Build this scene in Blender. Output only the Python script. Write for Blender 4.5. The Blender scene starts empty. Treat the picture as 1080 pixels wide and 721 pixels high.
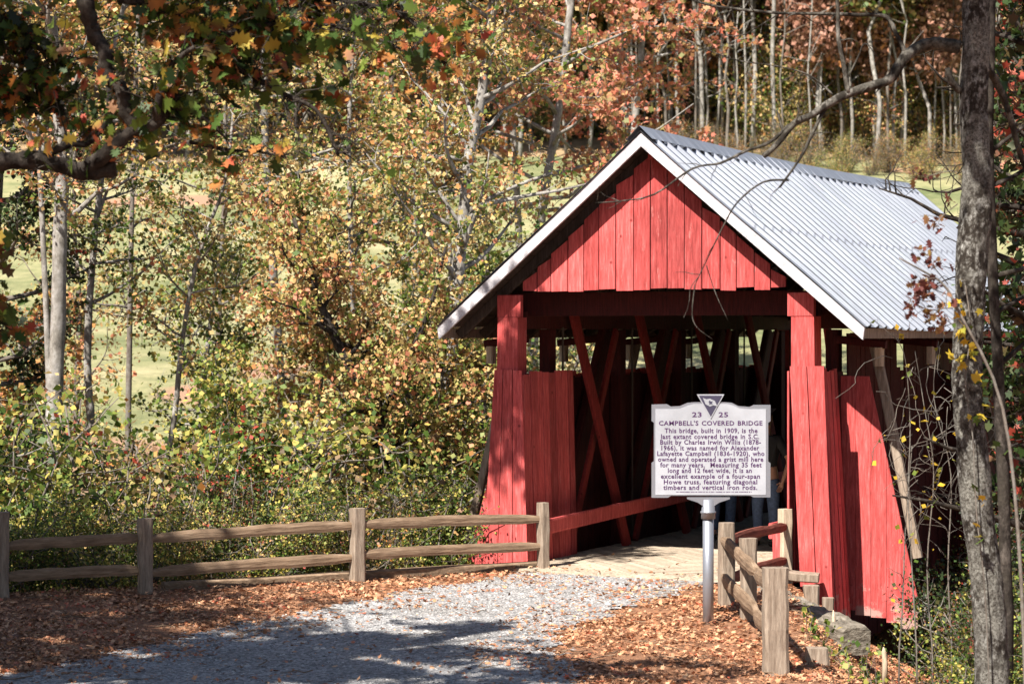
import bpy, math, random
import numpy as np
from mathutils import Vector, Matrix

sc = bpy.context.scene
COL = sc.collection
F = 2316.0; CX = 540.0; HV = 352.0; CH = 2.72      # focal length in photo pixels, horizon row, camera height
R = random.Random(11)

def at(u, v, Y): return Vector(((u-CX)/F*Y, Y, CH-(v-HV)/F*Y))

# ------------------------------------------------------------------ object helpers
class MB:
    def __init__(s): s.v = []; s.f = []
    def add(s, vs, fs):
        b = len(s.v); s.v += [tuple(p) for p in vs]; s.f += [tuple(b+i for i in f) for f in fs]
    def box(s, x0, x1, y0, y1, z0, z1):
        s.add([(x0,y0,z0),(x1,y0,z0),(x1,y1,z0),(x0,y1,z0),(x0,y0,z1),(x1,y0,z1),(x1,y1,z1),(x0,y1,z1)],
              [(0,3,2,1),(4,5,6,7),(0,1,5,4),(1,2,6,5),(2,3,7,6),(3,0,4,7)])
    def prism(s, poly, y0, y1):                       # polygon in x,z given anticlockwise seen from -y
        n = len(poly)
        s.add([(x,y0,z) for x,z in poly]+[(x,y1,z) for x,z in poly],
              [tuple(range(n)), tuple(range(2*n-1,n-1,-1))]+[(i,i+n,(i+1)%n+n,(i+1)%n) for i in range(n)])
    def beam(s, a, b, w, h, up=(0,0,1), segs=1, jit=0, rng=None, taper=1):
        a = Vector(a); b = Vector(b); d = (b-a).normalized(); up = Vector(up)
        if abs(d.dot(up)) > .98: up = Vector((0,1,0))
        x = d.cross(up).normalized(); y = x.cross(d)
        vs = []; fs = []
        for i in range(segs+1):
            t = i/segs; p = a.lerp(b, t)
            if jit and rng: p = p + x*rng.uniform(-jit,jit) + y*rng.uniform(-jit,jit)
            k = 1+(taper-1)*t; ww = w*k; hh = h*k
            if jit and rng: ww *= rng.uniform(.92,1.08); hh *= rng.uniform(.92,1.08)
            c = .14
            for sx, sy in ((-1,-1+c*2),(-1+c*2,-1),(1-c*2,-1),(1,-1+c*2),(1,1-c*2),(1-c*2,1),(-1+c*2,1),(-1,1-c*2)):
                vs.append(p + x*sx*ww/2 + y*sy*hh/2)
        for i in range(segs):
            for k in range(8):
                fs.append((i*8+k, i*8+(k+1)%8, (i+1)*8+(k+1)%8, (i+1)*8+k))
        fs.append(tuple(range(7,-1,-1))); fs.append(tuple(segs*8+k for k in range(8)))
        s.add(vs, fs)
    def tube(s, path, radii, n=6, rough=0, rng=None):
        if len(path) < 2: return
        vs = []; fs = []
        ref = Vector((.3,.95,.1))
        for i, p in enumerate(path):
            d = (path[min(i+1,len(path)-1)]-path[max(i-1,0)])
            d = d.normalized() if d.length > 1e-6 else Vector((0,0,1))
            x = d.cross(ref)
            if x.length < .05: x = d.cross(Vector((1,0,0)))
            x.normalize(); y = x.cross(d)
            for k in range(n):
                a = 2*math.pi*k/n; r = radii[i]
                if rough and rng: r *= 1+rng.uniform(-rough,rough)
                vs.append(p + x*math.cos(a)*r + y*math.sin(a)*r)
        m = len(path)
        for i in range(m-1):
            for k in range(n):
                fs.append((i*n+k, i*n+(k+1)%n, (i+1)*n+(k+1)%n, (i+1)*n+k))
        fs.append(tuple(range(n-1,-1,-1))); fs.append(tuple((m-1)*n+k for k in range(n)))
        s.add(vs, fs)
    def mesh(s, name, mat, smooth=False, origin=None):
        me = bpy.data.meshes.new(name)
        vs = s.v if origin is None else [(p[0]-origin[0],p[1]-origin[1],p[2]-origin[2]) for p in s.v]
        me.from_pydata(vs, [], s.f); me.materials.append(mat)
        if smooth: me.polygons.foreach_set('use_smooth', [True]*len(me.polygons))
        me.update(); return me
    def build(s, name, mat, parent=None, smooth=False, origin=None):
        return link(name, s.mesh(name, mat, smooth, origin), parent)

def link(name, data, parent=None):
    o = bpy.data.objects.new(name, data); COL.objects.link(o)
    if parent: o.parent = parent
    return o
def tag(o, label=None, cat=None, group=None, kind=None):
    if label: o['label'] = label
    if cat: o['category'] = cat
    if group: o['group'] = group
    if kind: o['kind'] = kind
    return o
def thing(name, label, cat, loc=(0,0,0), rz=0, group=None):
    o = link(name, None); o.location = loc; o.rotation_euler = (0,0,rz)
    o.empty_display_size = .2
    return tag(o, label, cat, group)
def np_mesh(name, verts, k, mat, smooth=False):       # faces of k consecutive vertices
    n = len(verts); me = bpy.data.meshes.new(name)
    me.vertices.add(n); me.vertices.foreach_set('co', np.asarray(verts, np.float32).ravel())
    me.loops.add(n); me.loops.foreach_set('vertex_index', np.arange(n, dtype=np.int32))
    m = n//k; me.polygons.add(m)
    me.polygons.foreach_set('loop_start', np.arange(0, n, k, dtype=np.int32))
    me.materials.append(mat); me.update(calc_edges=True); return me
ORD = ['first','second','third','fourth','fifth','sixth','seventh','eighth','ninth','tenth','eleventh','twelfth','thirteenth','fourteenth',
       'fifteenth','sixteenth','seventeenth','eighteenth','nineteenth','twentieth']

# ------------------------------------------------------------------ materials
def new_mat(name):
    m = bpy.data.materials.new(name); m.use_nodes = True
    nt = m.node_tree; nt.nodes.clear()
    out = nt.nodes.new('ShaderNodeOutputMaterial'); b = nt.nodes.new('ShaderNodeBsdfPrincipled')
    nt.links.new(b.outputs[0], out.inputs[0]); return m, nt, b, out
def N(nt, t, **kw):
    n = nt.nodes.new(t)
    for k, v in kw.items():
        if k in n.inputs: n.inputs[k].default_value = v
        else: setattr(n, k, v)
    return n
def ramp(nt, fac, stops, interp='LINEAR'):
    r = nt.nodes.new('ShaderNodeValToRGB'); cr = r.color_ramp; cr.interpolation = interp
    while len(cr.elements) < len(stops): cr.elements.new(.5)
    for e, (p, c) in zip(cr.elements, stops): e.position = p; e.color = (*c, 1) if len(c) == 3 else c
    nt.links.new(fac, r.inputs[0]); return r.outputs[0]
def mixc(nt, fac, a, b, mode='MIX'):
    n = nt.nodes.new('ShaderNodeMix'); n.data_type = 'RGBA'; n.blend_type = mode
    for i, x in ((0, fac), (6, a), (7, b)):
        if hasattr(x, 'is_output'): nt.links.new(x, n.inputs[i])
        else: n.inputs[i].default_value = x if i == 0 else (*x, 1)
    return n.outputs[2]
def noise(nt, scale, vec=None, detail=4, rough=.6, stretch=None, coord='Object'):
    if vec is None:
        tc = nt.nodes.new('ShaderNodeTexCoord'); vec = tc.outputs[coord]
    if stretch:
        mp = nt.nodes.new('ShaderNodeMapping'); mp.inputs['Scale'].default_value = stretch
        nt.links.new(vec, mp.inputs[0]); vec = mp.outputs[0]
    n = N(nt, 'ShaderNodeTexNoise', Scale=scale, Detail=detail, Roughness=rough)
    nt.links.new(vec, n.inputs['Vector']); return n.outputs[0]
def bump(nt, b, h, dist, strength=1):
    n = N(nt, 'ShaderNodeBump', Distance=dist, Strength=strength)
    nt.links.new(h, n.inputs['Height']); nt.links.new(n.outputs[0], b.inputs['Normal'])
def island(nt):
    g = nt.nodes.new('ShaderNodeNewGeometry'); return g.outputs['Random Per Island']

def wood_mat(name, cols, grain=(14,14,1.2), rough=.85, isl=.5, peel=None, b=.009):
    m, nt, p, o = new_mat(name)
    g = noise(nt, 3.0, stretch=grain, detail=6)
    big = noise(nt, 1.3, detail=3)
    c = ramp(nt, g, [(.25, cols[0]), (.55, cols[1]), (.8, cols[2])])
    c2 = ramp(nt, big, [(.3, (.72,.72,.72)), (.7, (1.12,1.1,1.1))])
    c = mixc(nt, .8, c, c2, 'MULTIPLY')
    ci = ramp(nt, island(nt), [(0, (1-isl*.5,)*3), (1, (1+isl*.25,)*3)])
    c = mixc(nt, 1, c, ci, 'MULTIPLY')
    fine = noise(nt, 9, stretch=grain, detail=8, rough=.8)
    c = mixc(nt, .7, c, ramp(nt, fine, [(.36, (.5,.48,.47)), (.52, (1,1,1)), (.7, (1.08,1.08,1.08))]), 'MULTIPLY')
    kn = nt.nodes.new('ShaderNodeTexVoronoi'); kn.inputs['Scale'].default_value = 3.1
    tck = nt.nodes.new('ShaderNodeTexCoord'); nt.links.new(tck.outputs['Object'], kn.inputs['Vector'])
    c = mixc(nt, ramp(nt, kn.outputs['Distance'], [(.035, (.75,.75,.75)), (.075, (0,0,0))]), c, tuple(x*.4 for x in cols[0]))
    if peel:
        f = noise(nt, 7, stretch=(2.2,2.2,.5), detail=8, rough=.75)
        f = ramp(nt, f, [(.60, (0,0,0)), (.70, (.8,.8,.8))])
        c = mixc(nt, f, c, peel)
        geo = nt.nodes.new('ShaderNodeNewGeometry'); sx = nt.nodes.new('ShaderNodeSeparateXYZ'); nt.links.new(geo.outputs['Position'], sx.inputs[0])
        ma = N(nt, 'ShaderNodeMath', operation='MULTIPLY_ADD'); nt.links.new(noise(nt, 5, detail=8, rough=.75), ma.inputs[0]); ma.inputs[1].default_value = 1.7
        nt.links.new(sx.outputs['Z'], ma.inputs[2])
        # paint worn off along the foot of the boards
        c = mixc(nt, ramp(nt, ma.outputs[0], [(.42, (.8,.8,.8)), (.55, (0,0,0))]), c, (.36,.27,.23))
    nt.links.new(c, p.inputs['Base Color']); p.inputs['Roughness'].default_value = rough
    p.inputs['Specular IOR Level'].default_value = .25
    bump(nt, p, g, b); return m

M = {}
M['red'] = wood_mat('red_paint', [(.30,.038,.034),(.58,.095,.09),(.74,.20,.185)], isl=.8, peel=(.50,.2,.18))
M['red_shaded'] = wood_mat('shaded_red_paint', [(.03,.006,.005),(.065,.009,.008),(.10,.015,.012)], isl=.5)  # red boards darkened in the colour itself to stand for shade
M['brace'] = wood_mat('dimmed_red_paint', [(.13,.015,.013),(.22,.024,.02),(.30,.042,.035)], isl=.3)  # brace red with the dim interior shade put into the colour
M['white_board'] = wood_mat('white_board', [(.42,.40,.42),(.58,.56,.58),(.68,.66,.68)], grain=(3,3,3), isl=.1)
M['grey_wood'] = wood_mat('weathered_wood', [(.17,.12,.085),(.32,.25,.19),(.46,.38,.30)], grain=(12,12,1.3), isl=.5)
M['rail_wood'] = wood_mat('rail_wood', [(.14,.09,.055),(.27,.185,.12),(.40,.30,.21)], grain=(1.3,9,12), isl=.5)
M['rail_red'] = wood_mat('red_brown_rail_wood', [(.14,.045,.03),(.25,.08,.055),(.34,.14,.1)], grain=(2,9,12), isl=.5)
M['log'] = wood_mat('log_wood', [(.07,.06,.045),(.22,.19,.15),(.36,.33,.28)], grain=(6,2,9), isl=.2, b=.03)
M['deck'] = wood_mat('deck_wood', [(.33,.25,.18),(.5,.41,.31),(.6,.5,.4)], grain=(6,6,6), isl=.4)
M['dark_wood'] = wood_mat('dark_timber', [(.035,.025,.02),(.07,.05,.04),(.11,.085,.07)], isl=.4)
M['pale_wood'] = wood_mat('pale_wood', [(.42,.32,.22),(.55,.43,.31),(.66,.55,.42)], isl=.2)

def metal_mat(name, base, metallic, rough, stain=.15):
    m, nt, p, o = new_mat(name)
    s = noise(nt, 1.4, detail=6, rough=.7, stretch=(.5,4,.5))
    c = ramp(nt, s, [(.36, tuple(x*(1-stain) for x in base)), (.7, base)])
    ci = ramp(nt, noise(nt, 9, detail=5), [(.35, (.93,.93,.93)), (.7, (1,1,1))])
    c = mixc(nt, 1, c, ci, 'MULTIPLY')
    nt.links.new(c, p.inputs['Base Color']); p.inputs['Metallic'].default_value = metallic; p.inputs['Roughness'].default_value = rough
    return m
def roof_mat():
    m = metal_mat('galvanised_roof', (.40,.42,.47), .6, .42, .25); nt = m.node_tree; p = nt.nodes['Principled BSDF']
    src = p.inputs['Base Color'].links[0].from_socket
    f = ramp(nt, noise(nt, 2.4, stretch=(.35,5,.35), detail=6, rough=.7), [(.62,(0,0,0)),(.74,(.55,.55,.55))])
    c = mixc(nt, f, src, (.30,.20,.15))
    tc = nt.nodes.new('ShaderNodeTexCoord'); sx = nt.nodes.new('ShaderNodeSeparateXYZ'); nt.links.new(tc.outputs['Object'], sx.inputs[0])
    ab = N(nt, 'ShaderNodeMath', operation='ABSOLUTE'); nt.links.new(sx.outputs['X'], ab.inputs[0])
    su = N(nt, 'ShaderNodeMath', operation='SUBTRACT'); nt.links.new(ab.outputs[0], su.inputs[0]); su.inputs[1].default_value = 1.32
    a2 = N(nt, 'ShaderNodeMath', operation='ABSOLUTE'); nt.links.new(su.outputs[0], a2.inputs[0])
    c = mixc(nt, ramp(nt, a2.outputs[0], [(.008,(.6,.6,.6)),(.016,(0,0,0))]), c, (.10,.10,.12))
    nt.links.new(c, p.inputs['Base Color']); return m
M['roof'] = roof_mat() if True else metal_mat('galvanised_roof', (.40,.42,.47), .6, .42, .25)
M['alu'] = metal_mat('aluminium_paint', (.34,.35,.39), .6, .4)
M['sign_white'] = metal_mat('sign_enamel', (.50,.51,.555), 0, .35, .4)
M['rod'] = metal_mat('iron', (.08,.06,.05), .6, .6)
def plain(name, col, rough=.6, var=.15, scale=12):
    m, nt, p, o = new_mat(name)
    c = ramp(nt, noise(nt, scale), [(.3, tuple(x*(1-var) for x in col)), (.7, tuple(min(1,x*(1+var)) for x in col))])
    nt.links.new(c, p.inputs['Base Color']); p.inputs['Roughness'].default_value = rough; return m
M['ink'] = plain('purple_ink', (.055,.014,.075)); M['emblem'] = plain('emblem_blue', (.035,.03,.06))
M['skin'] = plain('skin', (.46,.24,.16), .55); M['jeans'] = plain('denim', (.09,.13,.22), .9, .3, 30)
M['shirt'] = plain('dark_shirt', (.02,.02,.022), .9); M['hair'] = plain('hair', (.16,.07,.025), .7, .4, 60)
M['shoe'] = plain('shoe_leather', (.04,.03,.025)); M['cap'] = plain('cap_cloth', (.03,.03,.05), .9)
M['check'] = plain('grey_checked_shirt', (.09,.09,.12), .9, .6, 40)
M['eye'] = plain('eye', (.03,.02,.015), .2)

def bark_mat(name, cols, patch=None, scale=9):
    m, nt, p, o = new_mat(name)
    g = noise(nt, scale, stretch=(1,1,.6), detail=8, rough=.72)
    c = ramp(nt, g, [(.32, cols[0]), (.5, cols[1]), (.68, cols[2])])
    f = ramp(nt, noise(nt, 3.2, detail=5, rough=.65), [(.46, (0,0,0)), (.6, (1,1,1))])
    if patch: c = mixc(nt, f, c, mixc(nt, ramp(nt, noise(nt, scale*2.2, detail=6, rough=.8), [(.4,(0,0,0)),(.6,(1,1,1))]), cols[1], patch))
    nt.links.new(c, p.inputs['Base Color']); p.inputs['Roughness'].default_value = .95
    p.inputs['Specular IOR Level'].default_value = .15
    bump(nt, p, g, .02); return m
M['bark_dark'] = bark_mat('dark_bark', [(.008,.006,.005),(.03,.024,.02),(.12,.10,.085)], (.055,.046,.036), 13)
M['bark_lichen'] = bark_mat('lichen_bark', [(.008,.006,.005),(.036,.029,.023),(.38,.37,.34)], (.25,.24,.21), 24)
M['bark_limb'] = bark_mat('limb_bark', [(.008,.007,.005),(.03,.025,.02),(.26,.24,.21)], (.12,.11,.09), 12)
M['bark_pale'] = bark_mat('pale_bark', [(.05,.042,.035),(.21,.19,.165),(.44,.42,.39)], (.33,.31,.29), 6)
M['bark_mid'] = bark_mat('grey_bark', [(.05,.04,.03),(.14,.115,.095),(.24,.21,.18)], (.2,.19,.17), 7)

def leaf_mat(name, stops, clump=.6, cscale=1.9, trans=.3, rough=.55):
    m, nt, p, o = new_mat(name)
    isl = island(nt)
    nz = noise(nt, cscale, detail=2)
    oi = nt.nodes.new('ShaderNodeObjectInfo')
    # per leaf value nudged by the spray it grows on and by the tree
    a = N(nt, 'ShaderNodeMath', operation='MULTIPLY_ADD'); a.inputs[1].default_value = clump*2.2; a.inputs[2].default_value = -clump*1.1
    nt.links.new(nz, a.inputs[0])
    b = N(nt, 'ShaderNodeMath', operation='ADD'); nt.links.new(isl, b.inputs[0]); nt.links.new(a.outputs[0], b.inputs[1])
    c_ = N(nt, 'ShaderNodeMath', operation='MULTIPLY_ADD'); nt.links.new(oi.outputs['Random'], c_.inputs[0]); c_.inputs[1].default_value = .24; c_.inputs[2].default_value = -.12
    d = N(nt, 'ShaderNodeMath', operation='ADD'); d.use_clamp = True
    nt.links.new(b.outputs[0], d.inputs[0]); nt.links.new(c_.outputs[0], d.inputs[1])
    c = ramp(nt, d.outputs[0], stops)
    nt.links.new(c, p.inputs['Base Color']); p.inputs['Roughness'].default_value = rough
    p.inputs['Specular IOR Level'].default_value = .35
    t = nt.nodes.new('ShaderNodeBsdfTranslucent'); nt.links.new(c, t.inputs[0])
    mx = nt.nodes.new('ShaderNodeMixShader'); mx.inputs[0].default_value = trans
    nt.links.new(p.outputs[0], mx.inputs[1]); nt.links.new(t.outputs[0], mx.inputs[2]); nt.links.new(mx.outputs[0], o.inputs[0])
    return m
G1=(.035,.07,.012); G2=(.075,.13,.02); G3=(.16,.21,.035); YE=(.42,.32,.05); TA=(.42,.25,.11); OR=(.48,.19,.045); RD=(.38,.06,.035); PK=(.5,.17,.12); BR=(.13,.06,.03); DK=(.02,.03,.012); CR=(.55,.42,.2)
M['leaf_tan'] = leaf_mat('tan_gold_leaves', [(0,G2),(.18,G3),(.38,(.34,.30,.09)),(.54,(.48,.33,.12)),(.74,(.60,.45,.21)),(.88,(.56,.28,.09)),(1,(.52,.20,.11))])
M['leaf_green'] = leaf_mat('green_yellow_leaves', [(0,G1),(.25,G2),(.5,G3),(.7,(.27,.28,.06)),(.86,(.45,.38,.09)),(1,(.55,.42,.1))])
M['leaf_orange'] = leaf_mat('orange_leaves', [(0,G2),(.2,(.24,.2,.06)),(.45,(.5,.3,.12)),(.65,(.58,.27,.08)),(.85,(.52,.17,.07)),(1,YE)])
M['leaf_red'] = leaf_mat('red_pink_leaves', [(0,(.18,.18,.05)),(.25,TA),(.5,(.5,.13,.08)),(.75,(.6,.24,.17)),(1,(.58,.3,.14))])
M['leaf_oak'] = leaf_mat('turning_oak_leaves', [(0,DK),(.24,G1),(.45,G2),(.62,G3),(.72,BR),(.84,OR),(.93,RD),(1,YE)], clump=.5, cscale=1.6)
M['leaf_burgundy'] = leaf_mat('burgundy_leaves', [(0,(.05,.02,.015)),(.4,(.13,.035,.03)),(.75,(.2,.07,.045)),(1,(.26,.16,.05))])
M['leaf_dark'] = leaf_mat('dark_leaves', [(0,(.012,.02,.008)),(.45,G1),(.7,(.06,.07,.02)),(.88,BR),(1,RD)])
M['leaf_yellow'] = leaf_mat('yellow_leaves', [(0,G2),(.2,G3),(.4,(.5,.38,.04)),(1,(.62,.36,.03))])
M['leaf_far'] = leaf_mat('far_autumn_leaves', [(0,G2),(.22,G3),(.42,(.32,.17,.06)),(.62,TA),(.85,(.55,.27,.09)),(1,(.48,.14,.06))], cscale=.25)
M['leaf_far_green'] = leaf_mat('far_green_leaves', [(0,G2),(.4,(.13,.15,.04)),(.7,(.28,.22,.08)),(1,TA)], cscale=.25)
M['leaf_far_pink'] = leaf_mat('far_pink_leaves', [(0,(.22,.13,.08)),(.4,(.40,.19,.13)),(.8,(.50,.26,.18)),(1,OR)], cscale=.25)
M['leaf_fallen'] = leaf_mat('fallen_leaves', [(0,(.14,.06,.03)),(.25,(.32,.14,.07)),(.6,(.52,.25,.13)),(.88,(.64,.38,.22)),(1,(.45,.10,.05))], trans=.1)
M['leaf_brush'] = leaf_mat('dry_brush', [(0,G2),(.3,(.2,.13,.06)),(.6,(.34,.2,.12)),(.85,(.36,.32,.1)),(1,OR)])

# ------------------------------------------------------------------ bridge frame (local x across, y along, z up)
BX, BY = 1.439, 24.5; BR_ROT = -math.atan2(.449,.893)
ca, sa = math.cos(BR_ROT), math.sin(BR_ROT)
def loc2world(w, s, z): return Vector((BX + w*ca - s*sa, BY + w*sa + s*ca, z))
def world2sw(X, Y):
    dx = X-BX; dy = Y-BY
    return dx*(-sa)+dy*ca, dx*ca+dy*sa

# ------------------------------------------------------------------ terrain
def sstep(a, b, x): t = np.clip((x-a)/(b-a), 0, 1); return t*t*(3-2*t)
def rough_n(X, Y, f, seed):
    return (np.sin(X*f*1.3+seed)*np.cos(Y*f*1.1+seed*2.1)+np.sin(X*f*2.7+Y*f*1.9+seed*3)*.5+np.cos(Y*f*4.1-X*f*3.3+seed)*.3)/1.8
def height(X, Y):
    X = np.asarray(X, float); Y = np.asarray(Y, float)
    s, w = world2sw(X, Y)
    dl = (X-.36)*(-.42)+(Y-25.1)*.907-.45
    dr = X-2.42-.085*np.clip(Y-17, 0, 9)
    dc = s-.45
    out = np.maximum(np.maximum(dl, dr), dc)
    dep = np.where(dr > np.maximum(dl, dc), 1.5, 2.7)
    D = dep*(1-np.exp(-(np.clip(out, 0, None)/np.where(dep < 2, 1.25, 2.0))**1.3))
    near = -D + .03*rough_n(X, Y, .8, 1)*np.clip(out+1, 0, 1)
    rise = 1.05*sstep(13.5, 4, Y)
    near = near + rise
    far = np.interp(Y, [30,40,50,70,100,130,170,250,420], [0,.35,1.7,4.4,10.2,16.5,27,52,75])
    far = far + .35*rough_n(X, Y, .12, 4)*sstep(36, 60, Y)
    k = sstep(7.6, 10.2, s)
    return near*(1-k)+far*k
def H(x, y): return float(height(x, y))
def ray_ground(u, v, y0=15, y1=300):
    Y = np.linspace(y0, y1, 6000); X = (u-CX)/F*Y; Z = CH-(v-HV)/F*Y
    i = np.argmax(Z < height(X, Y)); return float(X[i]), float(Y[i])

xs = np.concatenate([np.arange(-170,-40,6), np.arange(-40,-14,1.2), np.arange(-14,9,.2), np.arange(9,40,1.2), np.arange(40,190,6)])
ys = np.concatenate([np.arange(-60,8,3), np.arange(8,34,.2), np.arange(34,60,.8), np.arange(60,130,2), np.arange(130,400,6)])
XX, YY = np.meshgrid(xs, ys)
ZZ = height(XX, YY)
soil = np.zeros_like(XX)
for (u, v, ru, rl) in ((225,212,4,2.6),(150,215,3,1.6),(255,190,2,2),(960,180,2.0,1.6),(225,415,1.5,1.6),(290,390,1,1.4)):
    gx, gy = ray_ground(u, v, 38)
    soil = np.maximum(soil, np.exp(-((XX-gx)/ru)**2-((YY-gy)/rl)**2))
SS0, _ = world2sw(XX, YY); soil = np.maximum(soil, 1-sstep(10, 14.5, SS0+.6*rough_n(XX,YY,.7,3)))
def terrain(name, mat, pick):
    nx = len(xs); idx = {}; vs = []; fs = []; so = []
    for j in range(len(ys)-1):
        for i in range(nx-1):
            if pick[j, i]:
                f = []
                for (jj, ii) in ((j,i),(j,i+1),(j+1,i+1),(j+1,i)):
                    k = jj*nx+ii
                    if k not in idx:
                        idx[k] = len(vs); vs.append((XX[jj,ii],YY[jj,ii],ZZ[jj,ii])); so.append(soil[jj,ii])
                    f.append(idx[k])
                fs.append(f)
    me = bpy.data.meshes.new(name); me.from_pydata(vs, [], fs); me.materials.append(mat)
    me.polygons.foreach_set('use_smooth', [True]*len(fs))
    a = me.attributes.new('soil', 'FLOAT', 'POINT'); a.data.foreach_set('value', so)
    return tag(link(name, me), kind='structure')
SS, WW = world2sw(XX, YY)

m, nt, p, o = new_mat('leaf_litter')
n1 = noise(nt, 1.1, detail=6, rough=.7); n2 = noise(nt, 26, detail=6, rough=.8)
c = ramp(nt, n2, [(.3,(.13,.055,.028)),(.5,(.32,.15,.075)),(.68,(.5,.27,.15))])
c = mixc(nt, .6, c, ramp(nt, n1, [(.35,(.6,.55,.5)),(.65,(1.15,1.1,1.05))]), 'MULTIPLY')
nt.links.new(c, p.inputs['Base Color']); p.inputs['Roughness'].default_value = .95; bump(nt, p, n2, .03)
M['litter'] = m
m, nt, p, o = new_mat('meadow_grass')
n1 = noise(nt, .16, detail=5, rough=.65); n2 = noise(nt, 1.6, detail=8, rough=.85)
c = ramp(nt, n1, [(.32,(.11,.14,.05)),(.5,(.28,.27,.13)),(.66,(.44,.38,.22))])
c = mixc(nt, .75, c, ramp(nt, n2, [(.34,(.42,.5,.36)),(.66,(1.3,1.25,1.25))]), 'MULTIPLY')
at_ = nt.nodes.new('ShaderNodeAttribute'); at_.attribute_name = 'soil'
ad = N(nt, 'ShaderNodeMath', operation='MULTIPLY_ADD'); nt.links.new(n2, ad.inputs[0]); ad.inputs[1].default_value = .5; nt.links.new(at_.outputs['Fac'], ad.inputs[2])
c = mixc(nt, ramp(nt, ad.outputs[0], [(.62,(0,0,0)),(.85,(1,1,1))]), c, (.36,.21,.13))
nt.links.new(c, p.inputs['Base Color']); p.inputs['Roughness'].default_value = .95; bump(nt, p, n2, .1)
M['meadow'] = m
m, nt, p, o = new_mat('forest_floor')
n1 = noise(nt, .6, detail=6, rough=.7)
c = ramp(nt, n1, [(.3,(.16,.11,.06)),(.5,(.32,.21,.11)),(.7,(.42,.32,.17))])
nt.links.new(c, p.inputs['Base Color']); p.inputs['Roughness'].default_value = .95; M['forest_floor'] = m
yc = YY + .0
isfar = (SS > 9.2)
hill = YY > 103
terrain('ground', M['litter'], (~isfar))
terrain('meadow', M['meadow'], isfar & ~hill)
terrain('hillside', M['forest_floor'], isfar & hill)

# creek at the bottom of the ravine
m, nt, p, o = new_mat('creek_water'); p.inputs['Base Color'].default_value = (.05,.045,.03,1); p.inputs['Roughness'].default_value = .12
bump(nt, p, noise(nt, 6), .02)
wm = MB(); cs = []
for i in range(60):
    w = -30+i; a = loc2world(w, 4.2+.3*math.sin(w*.5), -2.45); b = loc2world(w, 6.2+.35*math.sin(w*.4+1), -2.45); cs += [a, b]
wm.add(cs, [(2*i, 2*i+2, 2*i+3, 2*i+1) for i in range(59)])
tag(wm.build('creek', m), kind='structure')

# gravel path
def px_ground(u, v): Y = F*CH/(v-HV); return ((u-CX)/F*Y, Y)
poly = [px_ground(*q) for q in ((596,599),(520,612),(450,622),(385,634),(300,650),(225,664),(150,684),(70,702),(0,716),(-120,740),(-200,830),(700,830),(640,750),(612,721),(600,700),(578,684),(590,668),(640,645),(700,630),(742,618),(765,610),(800,601))]
poly = np.array(poly)
def pdist(P):
    P = np.asarray(P, float); d = np.full(len(P), 1e9); inside = np.zeros(len(P), bool)
    n = len(poly)
    for i in range(n):
        a = poly[i]; b = poly[(i+1)%n]; ab = b-a
        t = np.clip(((P-a)@ab)/(ab@ab), 0, 1)
        d = np.minimum(d, np.hypot(*(P-(a+t[:,None]*ab)).T))
        c = (a[1] > P[:,1]) != (b[1] > P[:,1])
        xi = a[0]+(P[:,1]-a[1])/(b[1]-a[1]+1e-12)*ab[0]
        inside ^= c & (P[:,0] < xi)
    return np.where(inside, d, -d)
g = .05
gx = np.arange(-6, 3.4, g); gy = np.arange(13, 26, g); GX, GY = np.meshgrid(gx, gy)
dd = pdist(np.c_[GX.ravel(), GY.ravel()]).reshape(GX.shape)
rs = np.random.RandomState(5)
dd = dd + .16*rough_n(GX, GY, 2.4, 2) + .08*rough_n(GX, GY, 9, 7) + rs.uniform(-.07,.07,GX.shape)
keep = dd[:-1,:-1] > 0
m, nt, p, o = new_mat('gravel')
n1 = noise(nt, 60, detail=5, rough=.8); n2 = noise(nt, .9, detail=5, rough=.7)
v_ = nt.nodes.new('ShaderNodeTexVoronoi'); v_.inputs['Scale'].default_value = 38
tc = nt.nodes.new('ShaderNodeTexCoord'); nt.links.new(tc.outputs['Object'], v_.inputs['Vector'])
c = ramp(nt, v_.outputs['Color'], [(.1,(.13,.125,.12)),(.5,(.29,.28,.275)),(.9,(.46,.445,.43))])
c = mixc(nt, .7, c, ramp(nt, n2, [(.35,(.72,.70,.68)),(.62,(1.1,1.1,1.12))]), 'MULTIPLY')
c = mixc(nt, ramp(nt, n1, [(.62,(0,0,0)),(.7,(1,1,1))]), c, (.34,.2,.12))
nt.links.new(c, p.inputs['Base Color']); p.inputs['Roughness'].default_value = .9; bump(nt, p, v_.outputs['Distance'], .02)
M['gravel'] = m
gz = height(GX, GY)+.012+rs.uniform(0,.006,GX.shape)
idx = -np.ones(GX.shape, int); used = np.zeros(GX.shape, bool)
J, I = np.nonzero(keep)
for dj, di in ((0,0),(0,1),(1,1),(1,0)): used[J+dj, I+di] = True
idx[used] = np.arange(used.sum())
me = bpy.data.meshes.new('gravel_path')
me.from_pydata(np.c_[GX[used], GY[used], gz[used]].tolist(), [], np.c_[idx[J,I], idx[J,I+1], idx[J+1,I+1], idx[J+1,I]].tolist())
me.materials.append(m); tag(link('gravel_path', me), kind='structure')

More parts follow.
